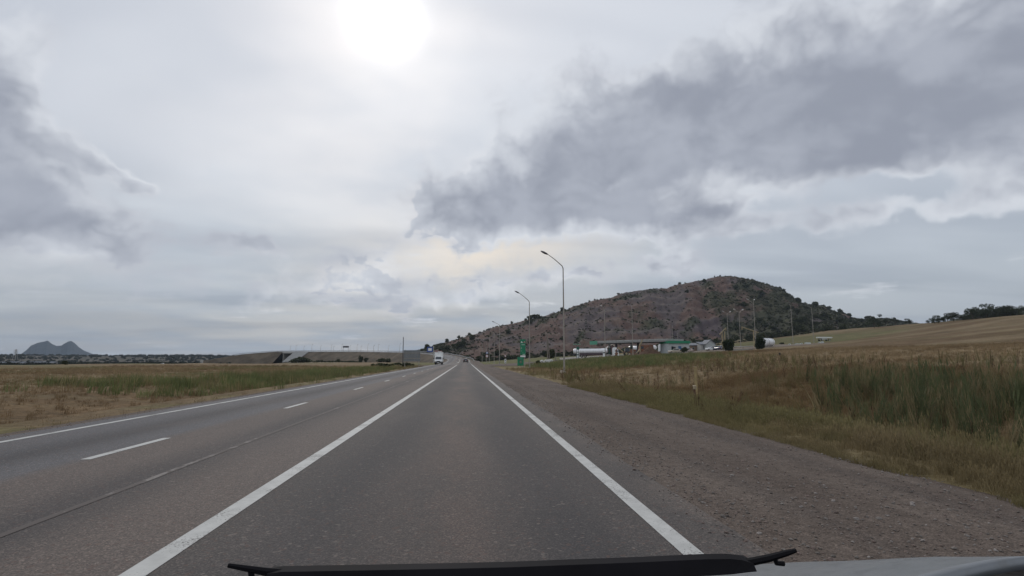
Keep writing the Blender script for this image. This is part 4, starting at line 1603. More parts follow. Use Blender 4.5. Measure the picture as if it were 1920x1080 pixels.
# ---- vehicles
def wheel(parent, c, r, w, side=1):
    o = MB().tube([(c[0] - w / 2, c[1], c[2]), (c[0] + w / 2, c[1], c[2])], r, 18).build('wheel', RUBBER, parent, True)
    MB().tube([(c[0] - w / 2 - .012, c[1], c[2]), (c[0] + w / 2 + .012, c[1], c[2])], r * .58, 14).build('rim', GALV, o, True)
    return o


def box_truck():
    """light lorry coming towards the camera; front faces -y, base at front axle"""
    x, y, z = -5.6 + .0, 150.0, 0.0
    x = spot(822, 684, 150)[0]
    t = thing('box_truck', 'white light lorry with a tall box body coming towards us', 'truck', (x, y, z))
    # cab
    cab = MB()
    prof = [(-1.0, .55), (-1.02, 1.05), (-.35, 1.32), (.35, 2.12), (1.5, 2.16), (1.5, .55)]
    cab.prism(prof, 'x', -.97, .97)
    cab.build('cab', WHITE, t, bevel=.05)
    MB().add([(-.82, -.385, 1.36), (.82, -.385, 1.36), (.76, .26, 2.05), (-.76, .26, 2.05)], [(0, 1, 2, 3)]).build('windscreen', GLASS, t)
    for s in (-1, 1):
        MB().add([(s * .978, -.12, 1.4), (s * .978, .95, 1.4), (s * .978, .95, 1.98), (s * .978, .42, 1.98)], [(0, 1, 2, 3)]).build('side_window', GLASS, t)
        MB().box((s * .68, -1.03, .92), (.36, .06, .22)).build('headlight', LAMPL, t)
        mi = MB().box((s * 1.2, -.05, 1.62), (.2, .1, .36)).build('mirror', BLACK, t)
        MB().tube([(s * .95, -.02, 1.6), (s * 1.14, -.05, 1.62)], .02, 6).build('bracket', BLACK, mi)
        wheel(t, (s * .82, -.25, .37), .37, .24)
        wheel(t, (s * .85, 3.0, .37), .37, .42)
    MB().box((0, -1.05, .52), (1.96, .16, .30)).build('bumper', BLACK, t)
    MB().box((0, -1.03, .82), (.92, .05, .22)).build('grille', BLACK, t)
    MB().box((0, -1.14, .50), (.52, .02, .12)).build('number_plate', WHITE, t)
    bx = MB().box((0, 3.0, 2.02), (2.12, 3.9, 2.55)).build('cargo_box', WHITE, t, bevel=.04)
    MB().box((0, 1.04, 3.2), (2.0, .02, .06)).build('trim', GALV, bx)
    MB().box((0, 2.6, .68), (.9, 4.6, .16)).build('chassis', DARK, t)


box_truck()


def car(loc, rz, label, mat, group=None, hatch=True, name='car', scale=1.0):
    """about 4.2 m long, front faces +y"""
    t = thing(name, label, 'car', loc, rz, group)
    t.scale = (scale,) * 3
    b_ = MB()
    sect = [(-2.08, .45, .80, .74), (-2.0, .32, .95, .82), (-1.4, .26, .98, .86), (-.2, .25, .92, .87), (.9, .25, .93, .87), (1.7, .27, .84, .84), (2.08, .36, .68, .72)]
    rings = []
    for yy, zl, zh, w in sect:
        rings.append([(-w * .92, yy, zl), (-w, yy, zl + .18), (-w, yy, zh - .12), (-w * .88, yy, zh), (w * .88, yy, zh), (w, yy, zh - .12), (w, yy, zl + .18), (w * .92, yy, zl)])
    b_.loft(rings)
    b_.build('body', mat, t, True)
    cb = MB()
    rr = []
    for yy, zh, w in ((-1.9 if hatch else -1.45, .96, .74), (-1.45 if hatch else -.95, 1.40, .62), (-.2, 1.47, .62), (.25, 1.42, .61), (1.0, .94, .74)):
        rr.append([(-w - .06 * (zh > 1), yy, .88), (-w, yy, zh), (w, yy, zh), (w + .06 * (zh > 1), yy, .88)])
    cb.loft(rr)
    cb.build('roof', mat, t, True)
    ys, yt = (-1.87, -1.48) if hatch else (-1.42, -.98)
    MB().add([(-.64, ys - .02, 1.01), (.64, ys - .02, 1.01), (.54, yt - .02, 1.37), (-.54, yt - .02, 1.37)], [(0, 1, 2, 3)]).build('rear_window', GLASS, t)
    MB().add([(-.66, .95, 1.0), (.66, .95, 1.0), (.56, .32, 1.40), (-.56, .32, 1.40)], [(0, 1, 2, 3)]).build('windscreen', GLASS, t)
    for s in (-1, 1):
        MB().add([(s * .735, -1.3, .99), (s * .735, .78, .99), (s * .64, .2, 1.36), (s * .645, -1.1, 1.36)], [(0, 1, 2, 3)]).build('side_window', GLASS, t)
        MB().box((s * .66, -2.06, .82), (.22, .10, .2)).build('tail_light', REDL, t)
        MB().box((s * .58, 2.02, .62), (.3, .12, .14)).build('headlight', LAMPL, t)
        for yy in (-1.28, 1.32):
            wheel(t, (s * .76, yy, .31), .31, .2)
    MB().box((0, -2.10, .46), (1.4, .08, .2)).build('bumper', BLACK, t)
    MB().box((0, -2.13, .70), (.5, .02, .11)).build('number_plate', WHITE, t)
    return t


xx = spot(873, 680, 212)[0]
car((xx, 212, float(road_z(212))), 0, 'dark car driving ahead of us on the road', CHAR)


def tanker(loc, rz, label, group):
    """articulated tanker, front faces +x, origin at its middle"""
    t = thing('tanker_truck', label, 'truck', loc, rz, group)
    # tank, slightly dropped in the middle
    n = 18
    rings = []
    for xx, w, h, zc in ((-8.1, .5, .45, 2.3), (-8.0, 1.1, .80, 2.3), (-7.7, 1.24, .98, 2.3), (-3.4, 1.25, 1.0, 2.28), (1.6, 1.25, .98, 2.34), (2.4, 1.24, .95, 2.42), (4.0, 1.22, .9, 2.45), (4.25, 1.05, .74, 2.45), (4.32, .5, .4, 2.45)):
        rings.append([(xx, w * math.cos(k * 6.283 / n), zc + h * math.sin(k * 6.283 / n)) for k in range(n)])
    tk = MB().loft(rings).build('tank', TANKW, t, True)
    MB().box((-1.8, 0, 3.33), (7.6, .7, .07)).build('walkway', GALV, tk)
    for xx in (-5.2, -1.8, 1.2):
        MB().tube([(xx, 0, 3.2), (xx, 0, 3.5)], .32, 12).build('hatch', GREYP, tk)
    for s in (-1, 1):
        MB().box((-1.6, s * 1.2, 1.22), (10.6, .08, .75)).build('side_skirt', paint('maroon_skirt', (.075, .045, .052), .6), t)
        for xx in (-6.3, -5.0, -3.7):
            o = MB().tube([(xx, s * .95, .5), (xx, s * 1.22, .5)], .5, 18).build('wheel', RUBBER, t, True)
            MB().tube([(xx, s * 1.0, .5), (xx, s * 1.23, .5)], .27, 12).build('rim', GALV, o, True)
        for xx in (3.4, 7.3):
            o = MB().tube([(xx, s * .9, .5), (xx, s * 1.2, .5)], .5, 18).build('wheel', RUBBER, t, True)
            MB().tube([(xx, s * .95, .5), (xx, s * 1.21, .5)], .27, 12).build('rim', GALV, o, True)
    MB().box((-1.0, 0, 1.05), (14.6, .95, .35)).build('chassis', DARK, t)
    MB().box((-8.15, 0, .95), (.12, 2.3, .3)).build('rear_bumper', GREYP, t)
    MB().box((4.6, -.9, .95), (1.6, .5, .55)).build('fuel_tank', GALV, t)
    c = MB().prism([(6.05, .85), (6.05, 3.25), (6.5, 3.72), (7.6, 3.62), (8.1, 3.0), (8.32, 1.9), (8.36, .55), (7.95, .5), (7.85, .95), (7.3, 1.15), (6.75, .95), (6.7, .85)], 'y', -1.22, 1.22)
    c.build('cab', WHITE, t, bevel=.05)
    for s in (-1, 1):
        MB().add([(7.1, s * 1.228, 2.0), (8.1, s * 1.228, 2.0), (7.9, s * 1.228, 2.75), (7.1, s * 1.228, 2.75)], [(0, 1, 2, 3)]).build('side_window', GLASS, t)
        MB().box((8.25, s * 1.35, 2.4), (.12, .2, .6)).build('mirror', BLACK, t)
        MB().box((8.37, s * .85, .95), (.05, .5, .25)).build('headlight', LAMPL, t)
    MB().add([(8.345, -1.05, 2.0), (8.345, 1.05, 2.0), (8.13, 1.05, 3.0), (8.13, -1.05, 3.0)], [(0, 1, 2, 3)]).build('windscreen', GLASS, t)
    return t


def along(pa, pb):
    """middle and heading of something long standing between two ground spots"""
    (xa, ya, za), (xb, yb, zb) = pa, pb
    return ((xa + xb) / 2, (ya + yb) / 2, (za + zb) / 2), math.atan2(yb - ya, xb - xa), math.hypot(xb - xa, yb - ya)


c, hd, L = along(ground(1074, 671, 200), ground(1160, 668, 196))
tk = tanker(c, hd, 'white tanker lorry standing at the left end of the canopy', 'tanker lorries')
tk.scale = (L / 16.6,) * 3
c, hd, L = along(ground(1185, 664, 226), ground(1240, 662, 216))
tk = tanker(c, hd, 'second tanker lorry, half hidden behind the heap of earth', 'tanker lorries')
tk.scale = (.98, .98, .98)


# ---- forecourt
def draped(name, poly, mat, dz=.05, n=14):
    """sheet laid over the land between four corners"""
    a, b_, c, d = [np.array(q, float) for q in poly]
    u = np.linspace(0, 1, n)
    U, Vv = np.meshgrid(u, u)
    P = (a[None, None] * ((1 - U) * (1 - Vv))[..., None] + b_[None, None] * (U * (1 - Vv))[..., None] + c[None, None] * (U * Vv)[..., None] + d[None, None] * ((1 - U) * Vv)[..., None])
    X, Y = P[..., 0], P[..., 1]
    X = X + (fbm(X / 3, Y / 3, 3, 5) - .5) * .8
    Z = T(X, Y) + dz
    return tag(link(name, big_mesh(name, np.stack([X.ravel(), Y.ravel(), Z.ravel()], 1), grid_faces(n, n), mat, True)), kind='structure')


M_LOT = paint('forecourt_concrete', (.24, .22, .195), .92, var=.2, scale=.5, grime=.35, spec=.2)
M_DIRT = paint('bare_ground', (.185, .15, .118), .97, var=.25, scale=.4, spec=.1)
draped('forecourt', [(30, 176), (64, 168), (86, 236), (40, 240)], M_LOT, .06)
draped('forecourt_yard', [(62, 163), (108, 158), (120, 215), (80, 232)], M_DIRT, .09)
# side road off to the station
s = np.linspace(0, 1, 40)
cx = 2.0 + 40 * s ** 1.6
cy = 122 + 66 * s ** .85
wv = 17 - 9.5 * sst(s, 0, .35)
dx, dy = np.gradient(cx), np.gradient(cy)
l_ = np.hypot(dx, dy)
nx, ny = dy / l_, -dx / l_
cols = []
for k in np.linspace(-1, 1, 9):
    xx, yy = cx + nx * wv * k, cy + ny * wv * k
    if k <= 0:
        pass
    cols.append(np.stack([xx, yy, np.maximum(T(xx, yy), -.12) + .07], 1))
V = np.stack(cols, 1)
V[..., 2] = np.where(V[..., 0] < 6, np.minimum(V[..., 2], -.03), V[..., 2])
tag(link('side_road', big_mesh('side_road', V.reshape(-1, 3), grid_faces(40, 9), MG, True)), kind='structure')


def canopy():
    L0, R0 = spot(1106, 641, 213), spot(1253, 633, 184)
    zt = 8.35
    hd = math.atan2(R0[1] - L0[1], R0[0] - L0[0])
    L = math.hypot(R0[1] - L0[1], R0[0] - L0[0])
    t = thing('canopy', 'long flat filling station canopy with a green fascia at one end', 'canopy', (L0[0], L0[1], 0), hd)
    W_ = 9.0
    MB().box((L / 2, W_ / 2, zt - .55), (L, W_, .9)).build('roof', CANOPY, t, bevel=.05)
    MB().box((L / 2, -.03, zt - .25), (L - .3, .04, .34)).build('fascia', paint('light_trim', (.42, .42, .40), .6), t)
    MB().box((1.9, -.07, zt - .72), (3.8, .10, 1.35)).build('end_fascia', GREENL, t)
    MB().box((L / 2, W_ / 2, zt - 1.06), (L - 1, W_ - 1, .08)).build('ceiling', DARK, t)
    for xx in (7.5, L * .5, L - 3.2):
        for yy in (2.6, 6.6):
            gx = L0[0] + xx * math.cos(hd) - yy * math.sin(hd)
            gy = L0[1] + xx * math.sin(hd) + yy * math.cos(hd)
            gz = float(T(gx, gy))
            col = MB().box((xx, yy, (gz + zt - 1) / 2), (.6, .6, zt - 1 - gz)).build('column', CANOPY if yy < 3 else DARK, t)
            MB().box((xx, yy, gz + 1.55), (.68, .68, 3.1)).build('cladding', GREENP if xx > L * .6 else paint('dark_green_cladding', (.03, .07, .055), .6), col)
    return t


canopy()


def pump(px, row, d, label, h=2.0):
    x, y, z = ground(px, row, d)
    t = thing('fuel_pump', label, 'fuel pump', (x, y, z), R(-20), 'fuel pumps')
    MB().box((0, 0, .12), (1.3, .9, .24)).build('island', CONC, t)
    MB().box((0, 0, .24 + h / 2), (.8, .5, h)).build('cabinet', WHITE, t, bevel=.03)
    MB().box((0, -.262, h * .82), (.6, .02, .4)).build('display', GLASS, t)
    MB().tube([(.42, 0, h * .8), (.62, -.1, h * .5), (.5, -.1, h * .35), (.43, 0, h * .6)], .025, 6).build('hose', BLACK, t, True)
    return t


pump(1133, 669, 186, 'white fuel pump before the front of the tanker')
pump(1084, 671, 190, 'white fuel pump at the tail of the tanker', 1.8)

# green round sign on two posts with a flat top
x, y, z = ground(1083, 671, 188)
t = thing('station_sign', 'dark green disc sign on two posts under a thin flat roof', 'sign', (x, y, z))
zr = pole_height(1083, 645.5, x, y, z)
zd = pole_height(1084, 653, x, y, z)
for sx in (-.3, .3):
    MB().box((sx, 0, zd / 2), (.12, .12, zd)).build('post', paint('dark_green_post', (.02, .08, .055), .6), t)
n = 24
MB().prism([(.15 + .55 * math.cos(k * 6.283 / n), zd + .55 * math.sin(k * 6.283 / n)) for k in range(n)], 'y', -.14, -.07).build('disc', paint('dark_green_disc', (.008, .105, .065), .5), t)
MB().box((-.15, 0, zr), (2.5, .8, .16)).build('roof', GREENL, t)
MB().tube([(0, .05, zd), (0, .05, zr)], .05, 6).build('mast', GALV, t)


def digger():
    x, y, z = ground(1176, 666, 188)
    t = thing('backhoe_digger', 'muddy backhoe digger with a tan cab roof under the canopy', 'digger', (x, y, z), R(-6))
    MB().box((.6, 0, 1.15), (3.4, 1.3, .6)).build('chassis', MUDDY, t, bevel=.04)
    MB().prism([(.9, 1.4), (2.9, 1.35), (2.9, 2.0), (.9, 2.3)], 'y', -.6, .6).build('bonnet', MUDDY, t, bevel=.04)
    cb = MB().prism([(-.9, 1.4), (.9, 1.4), (.75, 2.85), (-.75, 2.85)], 'y', -.7, .7).build('cab', GLASS, t)
    MB().box((0, 0, 2.93), (2.1, 1.6, .16)).build('cab_roof', YEL, cb)
    for xx in (-.82, .82):
        for s in (-1, 1):
            MB().box((xx, s * .68, 2.1), (.1, .1, 1.5)).build('pillar', YEL, cb)
    for s in (-1, 1):
        for xx, r in ((-.4, .72), (2.3, .5)):
            o = MB().tube([(xx, s * .65, r), (xx, s * 1.05, r)], r, 18).build('wheel', RUBBER, t, True)
            MB().tube([(xx, s * .7, r), (xx, s * 1.06, r)], r * .55, 12).build('rim', YEL, o, True)
    b1 = MB().box((-2.3, 0, 2.1), (.34, .36, 2.4), ry=R(-48)).build('boom', YEL, t)
    MB().box((-3.5, 0, 2.1), (.28, .3, 1.8), ry=R(28)).build('dipper', MUDDY, t)
    MB().prism([(-4.2, .9), (-3.5, 1.3), (-3.1, .9), (-3.3, .3), (-3.9, .2)], 'y', -.4, .4).build('bucket', MUDDY, t)
    MB().box((3.75, 0, 1.5), (.25, .5, 2.2), ry=R(40)).build('loader_arm', YEL, t)
    MB().prism([(4.3, .3), (5.2, .25), (5.0, .9), (4.4, 1.3)], 'y', -1.1, 1.1).build('loader_bucket', MUDDY, t)
    # second machine: upright boom behind
    x, y, z = ground(1197, 666, 192)
    t = thing('excavator', 'rust-brown excavator with its tan boom raised under the canopy', 'excavator', (x, y, z), R(-8))
    MB().prism([(-.2, 1.0), (5.2, 1.0), (5.0, 3.5), (.4, 3.4)], 'y', -1.3, 1.3).build('body', MUDDY, t, bevel=.1)
    for s in (-1, 1):
        MB().prism([(-.6, .45), (-.1, .05), (4.9, .05), (5.4, .45), (4.9, .95), (-.1, .95)], 'y', s * 1.35 - .28, s * 1.35 + .28).build('track', RUBBER, t)
    MB().box((.4, -1.34, 2.3), (.4, .3, 3.0), ry=R(-4)).build('boom', YEL, t)
    MB().box((.9, -1.34, 4.4), (.36, .3, 1.9), ry=R(22)).build('dipper', YEL, t)
    MB().box((1.2, -1.36, 2.6), (.9, .03, .8)).build('cab_window', GLASS, t)


digger()


def heap(px, row, d, w, h, label, seed):
    x, y, z = ground(px, row, d)
    n, m_ = 28, 10
    V = [(0, 0, h)]
    for i in range(1, m_ + 1):
        r = i / m_
        for k in range(n):
            a = k * 6.283 / n
            q = r * (1 + .25 * (vnoise(np.array([math.cos(a) * 2 + seed]), np.array([math.sin(a) * 2]), seed)[0] - .5))
            zz = h * (1 - r) ** 1.15 + (vnoise(np.array([math.cos(a) * r * 7]), np.array([math.sin(a) * r * 7 + seed]), seed)[0] - .5) * .35 * (1 - r * .6)
            V.append((math.cos(a) * q * w / 2, math.sin(a) * q * w / 2.4, zz if i < m_ else -.3))
    F = [(0, 1 + k, 1 + (k + 1) % n) for k in range(n)]
    for i in range(m_ - 1):
        for k in range(n):
            a, b_ = 1 + i * n + k, 1 + i * n + (k + 1) % n
            F.append((a, a + n, b_ + n, b_))
    mb = MB()
    mb.add(V, F)
    o = mb.build('earth_heap', EARTH, smooth=True)
    o.location = (x, y, z)
    return tag(o, label, 'earth heap')


heap(1219, 665, 176, 8.5, 3.0, 'dark brown heap of dug earth before the canopy', 3)
heap(1190, 667, 174, 6.5, 1.1, 'low spread heap of earth beside the bare lamp pole', 9)


# ---- buildings
def building(name, label, pl, pr, d, row_base, h, depth, wall, roof, rk='flat', group=None, windows=(), rz=None):
    A, B = ground(pl, row_base, d), ground(pr, row_base, d)
    Wd = B[0] - A[0]
    t = thing(name, label, 'building', ((A[0] + B[0]) / 2, d, min(A[2], B[2]) - .2), 0 if rz is None else rz, group)
    MB().box((0, depth / 2, h / 2), (Wd, depth, h)).build('wall', wall, t)
    if rk == 'flat':
        MB().box((0, depth / 2 - .1, h + .42), (Wd + .5, depth + .6, .84)).build('roof', roof, t)
    elif rk == 'mono':
        MB().prism([(-.4, h - .25), (-.4, h - .05), (depth + .4, h + .9), (depth + .4, h + .7)], 'x', -Wd / 2 - .3, Wd / 2 + .3).build('roof', roof, t)
    else:
        for s in (-1, 1):
            MB().add([(s * (Wd / 2 + .3), -.3, h - .15), (s * (Wd / 2 + .3), depth + .3, h - .15), (0, depth + .3, h + rk), (0, -.3, h + rk),
                      (s * (Wd / 2 + .3), -.3, h - .3), (s * (Wd / 2 + .3), depth + .3, h - .3), (0, depth + .3, h + rk - .15), (0, -.3, h + rk - .15)],
                     [(0, 1, 2, 3), (4, 5, 6, 7), (0, 3, 7, 4), (1, 2, 6, 5), (0, 1, 5, 4)]).build('roof', roof, t)
        MB().prism([(-Wd / 2, h), (Wd / 2, h), (0, h + rk - .16)], 'y', 0.02, depth - .02).build('gable', wall, t)
    for kind, fx, z0, w, hh, mt in windows:
        xx = -Wd / 2 + fx * Wd
        o = MB().box((xx, -.03, z0 + hh / 2), (w + .16, .08, hh + .16)).build(kind, WHITE_D, t)
        MB().box((xx, -.075, z0 + hh / 2), (w, .03, hh)).build('pane' if kind == 'window' else 'leaf', mt, o)
    return t


sh = building('shop', 'white filling station shop under a bright green flat roof', 1252, 1293, 184, 662, 3.6, 7, WALLW, GREENP, 'flat',
              windows=(('window', .22, .9, .7, 1.7, GLASS), ('door', .31, .25, .8, 2.2, DARK), ('door', .56, .3, 1.1, 2.4, paint('blue_door', (.05, .12, .22), .5)), ('window', .8, 1.2, .9, 1.2, GLASS)))
building('shed', 'long low brown shed behind the round shrubs row', 1294, 1314, 200, 660, 2.6, 5, BRICKP, ROOFG, 'mono', windows=(('window', .3, 1.0, .6, .7, GLASS),))
building('kiosk', 'small white kiosk between the brown shed and the gabled hut', 1314, 1324, 196, 659, 2.6, 3, WHITE_D, ROOFG, 'mono', windows=(('window', .65, .9, .5, 1.0, GLASS),))
building('hut', 'white hut with a grey gabled roof beside the slimmer shrub', 1325, 1342, 194, 659, 2.5, 5, WALLW, ROOFG, 1.5, windows=(('window', .6, 1.0, .6, .7, GLASS),))
x, y, z = hill_at(1141, .10)
t = thing('cottage', 'tiny gabled cottage on the hill foot above the tanker', 'building', (x, y - 5, z - .4))
MB().box((0, 0, 1.6), (7, 5, 3.2)).build('wall', paint('cottage_wall', (.17, .10, .09), .9), t)
for s in (-1, 1):
    MB().add([(s * 4.2, -2.9, 2.7), (s * 4.2, 2.9, 2.7), (0, 2.9, 5.6), (0, -2.9, 5.6)], [(0, 1, 2, 3)]).build('roof', paint('pale_roof', (.36, .33, .31), .8), t)
    MB().tube([(s * 4.2, -2.95, 2.7), (0, -2.95, 5.6)], .25, 6).build('bargeboard', CREAM, t)
MB().prism([(-3.4, 3.2), (3.4, 3.2), (0, 5.4)], 'y', -2.5, 2.5).build('gable', paint('cottage_wall', (.17, .10, .09), .9), t)
MB().box((.4, -2.53, 1.6), (1.1, .08, 1.2)).build('window', GLASS, t)

car(ground(1265, 664, 176), R(90), 'cream car parked in front of the white shop', CREAM, 'cars parked at the station')
car(ground(1287, 663, 176), R(95), 'pale pinkish car parked behind the straggly bush', paint('pale_pink_paint', (.46, .38, .33), .4, coat=.4), 'cars parked at the station')
car(ground(1335, 660, 182), R(88), 'white car parked under the gabled hut', WHITE, 'cars parked at the station')
car(ground(1346, 660, 180), R(10), 'dark blue car parked by the slimmer shrub', PURPLE, 'cars parked at the station', hatch=False)
car(ground(1354, 659, 186), R(80), 'light car half hidden behind the slimmer shrub', WHITE_D, 'cars parked at the station', hatch=False)


# yellow jib frames
def jib(px, row, d, label, p_lo, p_hi, post2=None):
    x, y, z = ground(px, row, d)
    t = thing('jib_frame', label, 'jib', (x, y, z), 0, 'yellow jib frames')
    a, b_ = spot(*p_lo, d), spot(*p_hi, d)
    ax, az, bx_, bz = a[0] - x, a[2] - z, b_[0] - x, b_[2] - z
    zp = az + (bz - az) * (0 - ax) / (bx_ - ax)
    MB().box((0, 0, zp / 2)  , (.2, .2, zp)).build('post', YEL, t)
    bm_ = MB().tube([(ax, 0, az), (bx_, 0, bz)], .13, 6).build('beam', YEL, t)
    MB().box((bx_, 0, bz - .35), (.18, .18, 1.0)).build('hook', YEL, bm_)
    if post2:
        c = spot(*post2, d)
        MB().box((c[0] - x, .6, (c[2] - z) / 2), (.22, .22, c[2] - z)).build('post', YEL, t)
    MB().tube([(0, 0, zp * .55), (ax * .6, 0, zp + (az - zp) * .6)], .07, 6).build('brace', YEL, t)


jib(1355, 645, 178, 'faded yellow jib sloping upwards above the slimmer shrub', (1349, 627), (1361, 615), (1360, 621))
jib(1414, 645, 176, 'long faded yellow jib sloping down behind the broad shrub', (1422, 623.5), (1391, 613))

# white storage tank
x, y, z = ground(1440, 650, 172)
t = thing('storage_tank', 'white cylindrical storage tank lying behind the broad shrub', 'tank', (x, y, z), R(35))
zc = pole_height(1440, 640, x, y, z)
n = 20
rings = []
for xx, r in ((-2.6, .5), (-2.5, 1.0), (-2.2, 1.28), (2.2, 1.28), (2.5, 1.0), (2.6, .5)):
    rings.append([(xx, r * math.cos(k * 6.283 / n), zc - .3 + r * math.sin(k * 6.283 / n)) for k in range(n)])
MB().loft(rings).build('shell', TANKW, t, True)
for xx in (-1.5, 1.5):
    MB().box((xx, 0, (zc - 1.3) / 2), (.5, 1.8, max(zc - 1.2, .3))).build('cradle', CONC, t)
    MB().tube([(xx, 0, zc - .3), (xx + .12, 0, zc - .3)], 1.31, 20).build('band', GALV, t, True)

# flat barrier pipes between the shrubs
c, hd, L = along(ground(1376, 653, 156), ground(1412, 650, 158))
t = thing('pipe_rail', 'long pale pipe rail lying low between the two round shrubs', 'rail', c, hd)
MB().tube([(-L / 2, 0, .85), (L / 2, 0, 1.05)], .16, 8).build('pipe', paint('pale_pipe', (.36, .34, .30), .7), t, True)
for k in (-.45, 0, .45):
    MB().box((k * L, 0, .4), (.16, .16, .9)).build('post', GALV, t)
c, hd, L = along(ground(1374, 659, 152), ground(1412, 656, 153))
t = thing('kerb', 'low pale concrete kerb below the pipe rail', 'kerb', c, hd)
MB().box((0, 0, .15), (L, .5, .5)).build('beam', CONC, t, bevel=.04)

# white trailer on the slope
x, y, z = ground(1546, 643, 205)
t = thing('flat_trailer', 'long white flat trailer loaded with junk on the green slope', 'trailer', (x, y, z), R(4))
MB().box((0, 0, 1.35), (5.4, 1.8, .42)).build('bed', WHITE, t)
for xx in (-1.6, 1.5):
    for s in (-1, 1):
        o = MB().tube([(xx, s * .7, .4), (xx, s * .95, .4)], .4, 14).build('wheel', RUBBER, t, True)
        MB().tube([(xx, s * .72, .4), (xx, s * .96, .4)], .22, 10).build('rim', WHITE_D, o, True)
MB().box((2.9, 0, 1.2), (.6, .3, .16)).build('drawbar', GALV, t)
MB().box((-.6, -.2, .8), (2.6, 1.4, .5), rz=.2).build('crate', WHITE_D, t)
# pale rubble pieces
rng = np.random.default_rng(71)
for k in range(16):
    px = rng.uniform(1478, 1545)
    x, y, z = ground(px, 648 - (px - 1480) * .02, rng.uniform(176, 190))
    mb = MB()
    mb.box((0, 0, .12), (rng.uniform(.5, 1.3), rng.uniform(.4, .9), rng.uniform(.3, .7)), rz=rng.uniform(0, 3), rx=rng.uniform(-.4, .4), taper=rng.uniform(.55, .85))
    o = mb.build('rubble_block', paint('pale_rubble', (.42, .44, .42), .9), bevel=.05)
    o.location = (x, y, z)
    tag(o, 'pale rubble block strewn on the green slope below the trailer', 'rubble', 'rubble below the trailer')

# white blocks by the side road
for k, (px, row) in enumerate(((1016, 671.3), (1023.5, 672), (1027, 671.2), (1030.5, 670.6), (1034, 670.6))):
    x, y, z = ground(px, row, 135)
    t = thing('painted_tyre', ['white half-buried tyre set apart from the other four', 'white half-buried tyre, leftmost of the close four', 'white half-buried tyre, second of the close four',
                               'white half-buried tyre, third of the close four', 'white half-buried tyre at the end nearest the tall lamp'][k], 'tyre', (x, y, z), 0, 'white tyres in the grass')
    pts = [(.36 * math.cos(a), 0, .2 + .36 * math.sin(a)) for a in np.linspace(-.4, math.pi + .4, 13)]
    MB().tube(pts, .12, 8).build('tread', WHITE, t, True)
    MB().prism([(.24 * math.cos(a), .2 + .24 * math.sin(a)) for a in np.linspace(0, 6.0, 14)], 'y', -.05, .05).build('wheel_disc', WHITE_D, t)

# wooden stake with a pale cap beside it
x, y, z = ground(1306, 741, 24)
t = thing('wooden_stake', 'weathered wooden stake standing in the verge grass', 'stake', (x, y, z), R(20))
hp = pole_height(1305, 688, x, y, z)
MB().box((0, 0, hp / 2 - .1), (.10, .08, hp + .2), rx=R(1.5), ry=R(-2)).build('post', WOOD, t, bevel=.008)
MB().box((-.035, 0, hp + .012), (.112, .087, .02), ry=R(4)).build('cut_top', paint('pale_cut_wood', (.45, .36, .23), .8), t)
x, y, z = ground(1302.5, 738, 23.5)
t = thing('marker_pipe', 'cream capped marker pipe at the foot of the wooden stake', 'marker', (x, y, z))
zt = pole_height(1302.5, 722.5, x, y, z)
MB().tube([(0, 0, -.1), (0, 0, zt - .1)], .045, 10).build('pipe', paint('rusty_pipe', (.13, .065, .04), .8), t, True)
MB().tube([(0, 0, zt - .16), (0, 0, zt - .02), (0, 0, zt)], [.085, .085, .06], 14).build('cap', paint('cream_cap', (.42, .34, .22), .6), t, True)
x, y, z = ground(1463, 684, 60)
t = thing('stump_post', 'short dark stump post on the brown field', 'stump', (x, y, z))
MB().tube([(0, 0, -.1), (.01, 0, .38)], [.11, .1], 9).build('post', paint('dark_stump', (.06, .05, .04), .9), t, True)
MB().tube([(.01, 0, .38), (.012, 0, .40)], [.095, .08], 9).build('top', WOODG, t, True)
x, y, z = ground(1059, 698, 55.5)
t = thing('concrete_block', 'small pale concrete block at the foot of the tallest lamp', 'block', (x - .3, y, z), R(15))
MB().box((0, 0, .12), (.34, .3, .3), taper=.85).build('block', CREAM, t, bevel=.02)
MB().box((0, 0, .275), (.2, .16, .02)).build('top', WHITE_D, t)

# ---- flyover and what stands on the embankment
def flyover():
    s = np.arange(478, 502, 4.0)
    x, y, nx, ny = course(s)
    z = road_z(s)
    t = thing('flyover', 'short concrete flyover at the far end of the embankment', 'bridge', (0, 0, 0))
    V = []
    for o, h in ((-9.75, -1.15), (-9.75, .05), (4.6, .05), (4.6, -1.15)):
        V.append(np.stack([x + nx * o, y + ny * o, z + h - .03], 1))
    V = np.stack(V, 1)
    V = np.concatenate([V, V[:, :1]], 1)
    link('deck', big_mesh('deck', V.reshape(-1, 3), grid_faces(len(s), 5), CONC), t)
    for sv in (484.5, 493.5):
        xx, yy, n1, n2 = [float(q) for q in course(sv)]
        g = float(T(xx, yy)) - .5
        MB().box((xx + n1 * -2.6, yy + n2 * -2.6, (g + 5.8) / 2), (.9, 14, 5.8 - g), rz=math.atan2(n2, n1) - math.pi / 2).build('abutment', CONC, t)
    # pale paved slope beside the opening
    ss_ = np.linspace(469, 483, 8)
    x, y, nx, ny = course(ss_)
    zt = road_z(ss_)
    run = np.maximum(zt + .8, .3) * 1.7
    V = []
    for f_ in (0.02, .5, .95):
        o = -9.7 - run * f_
        X, Y = x + nx * o, y + ny * o
        V.append(np.stack([X, Y, zt * (1 - f_) + (T(X, Y)) * f_ + .25], 1))
    link('paved_slope', big_mesh('paved_slope', np.stack(V, 1).reshape(-1, 3), grid_faces(8, 3), paint('whitewashed_concrete', (.23, .23, .22), .85, grime=.2)), t)
    return t


flyover()


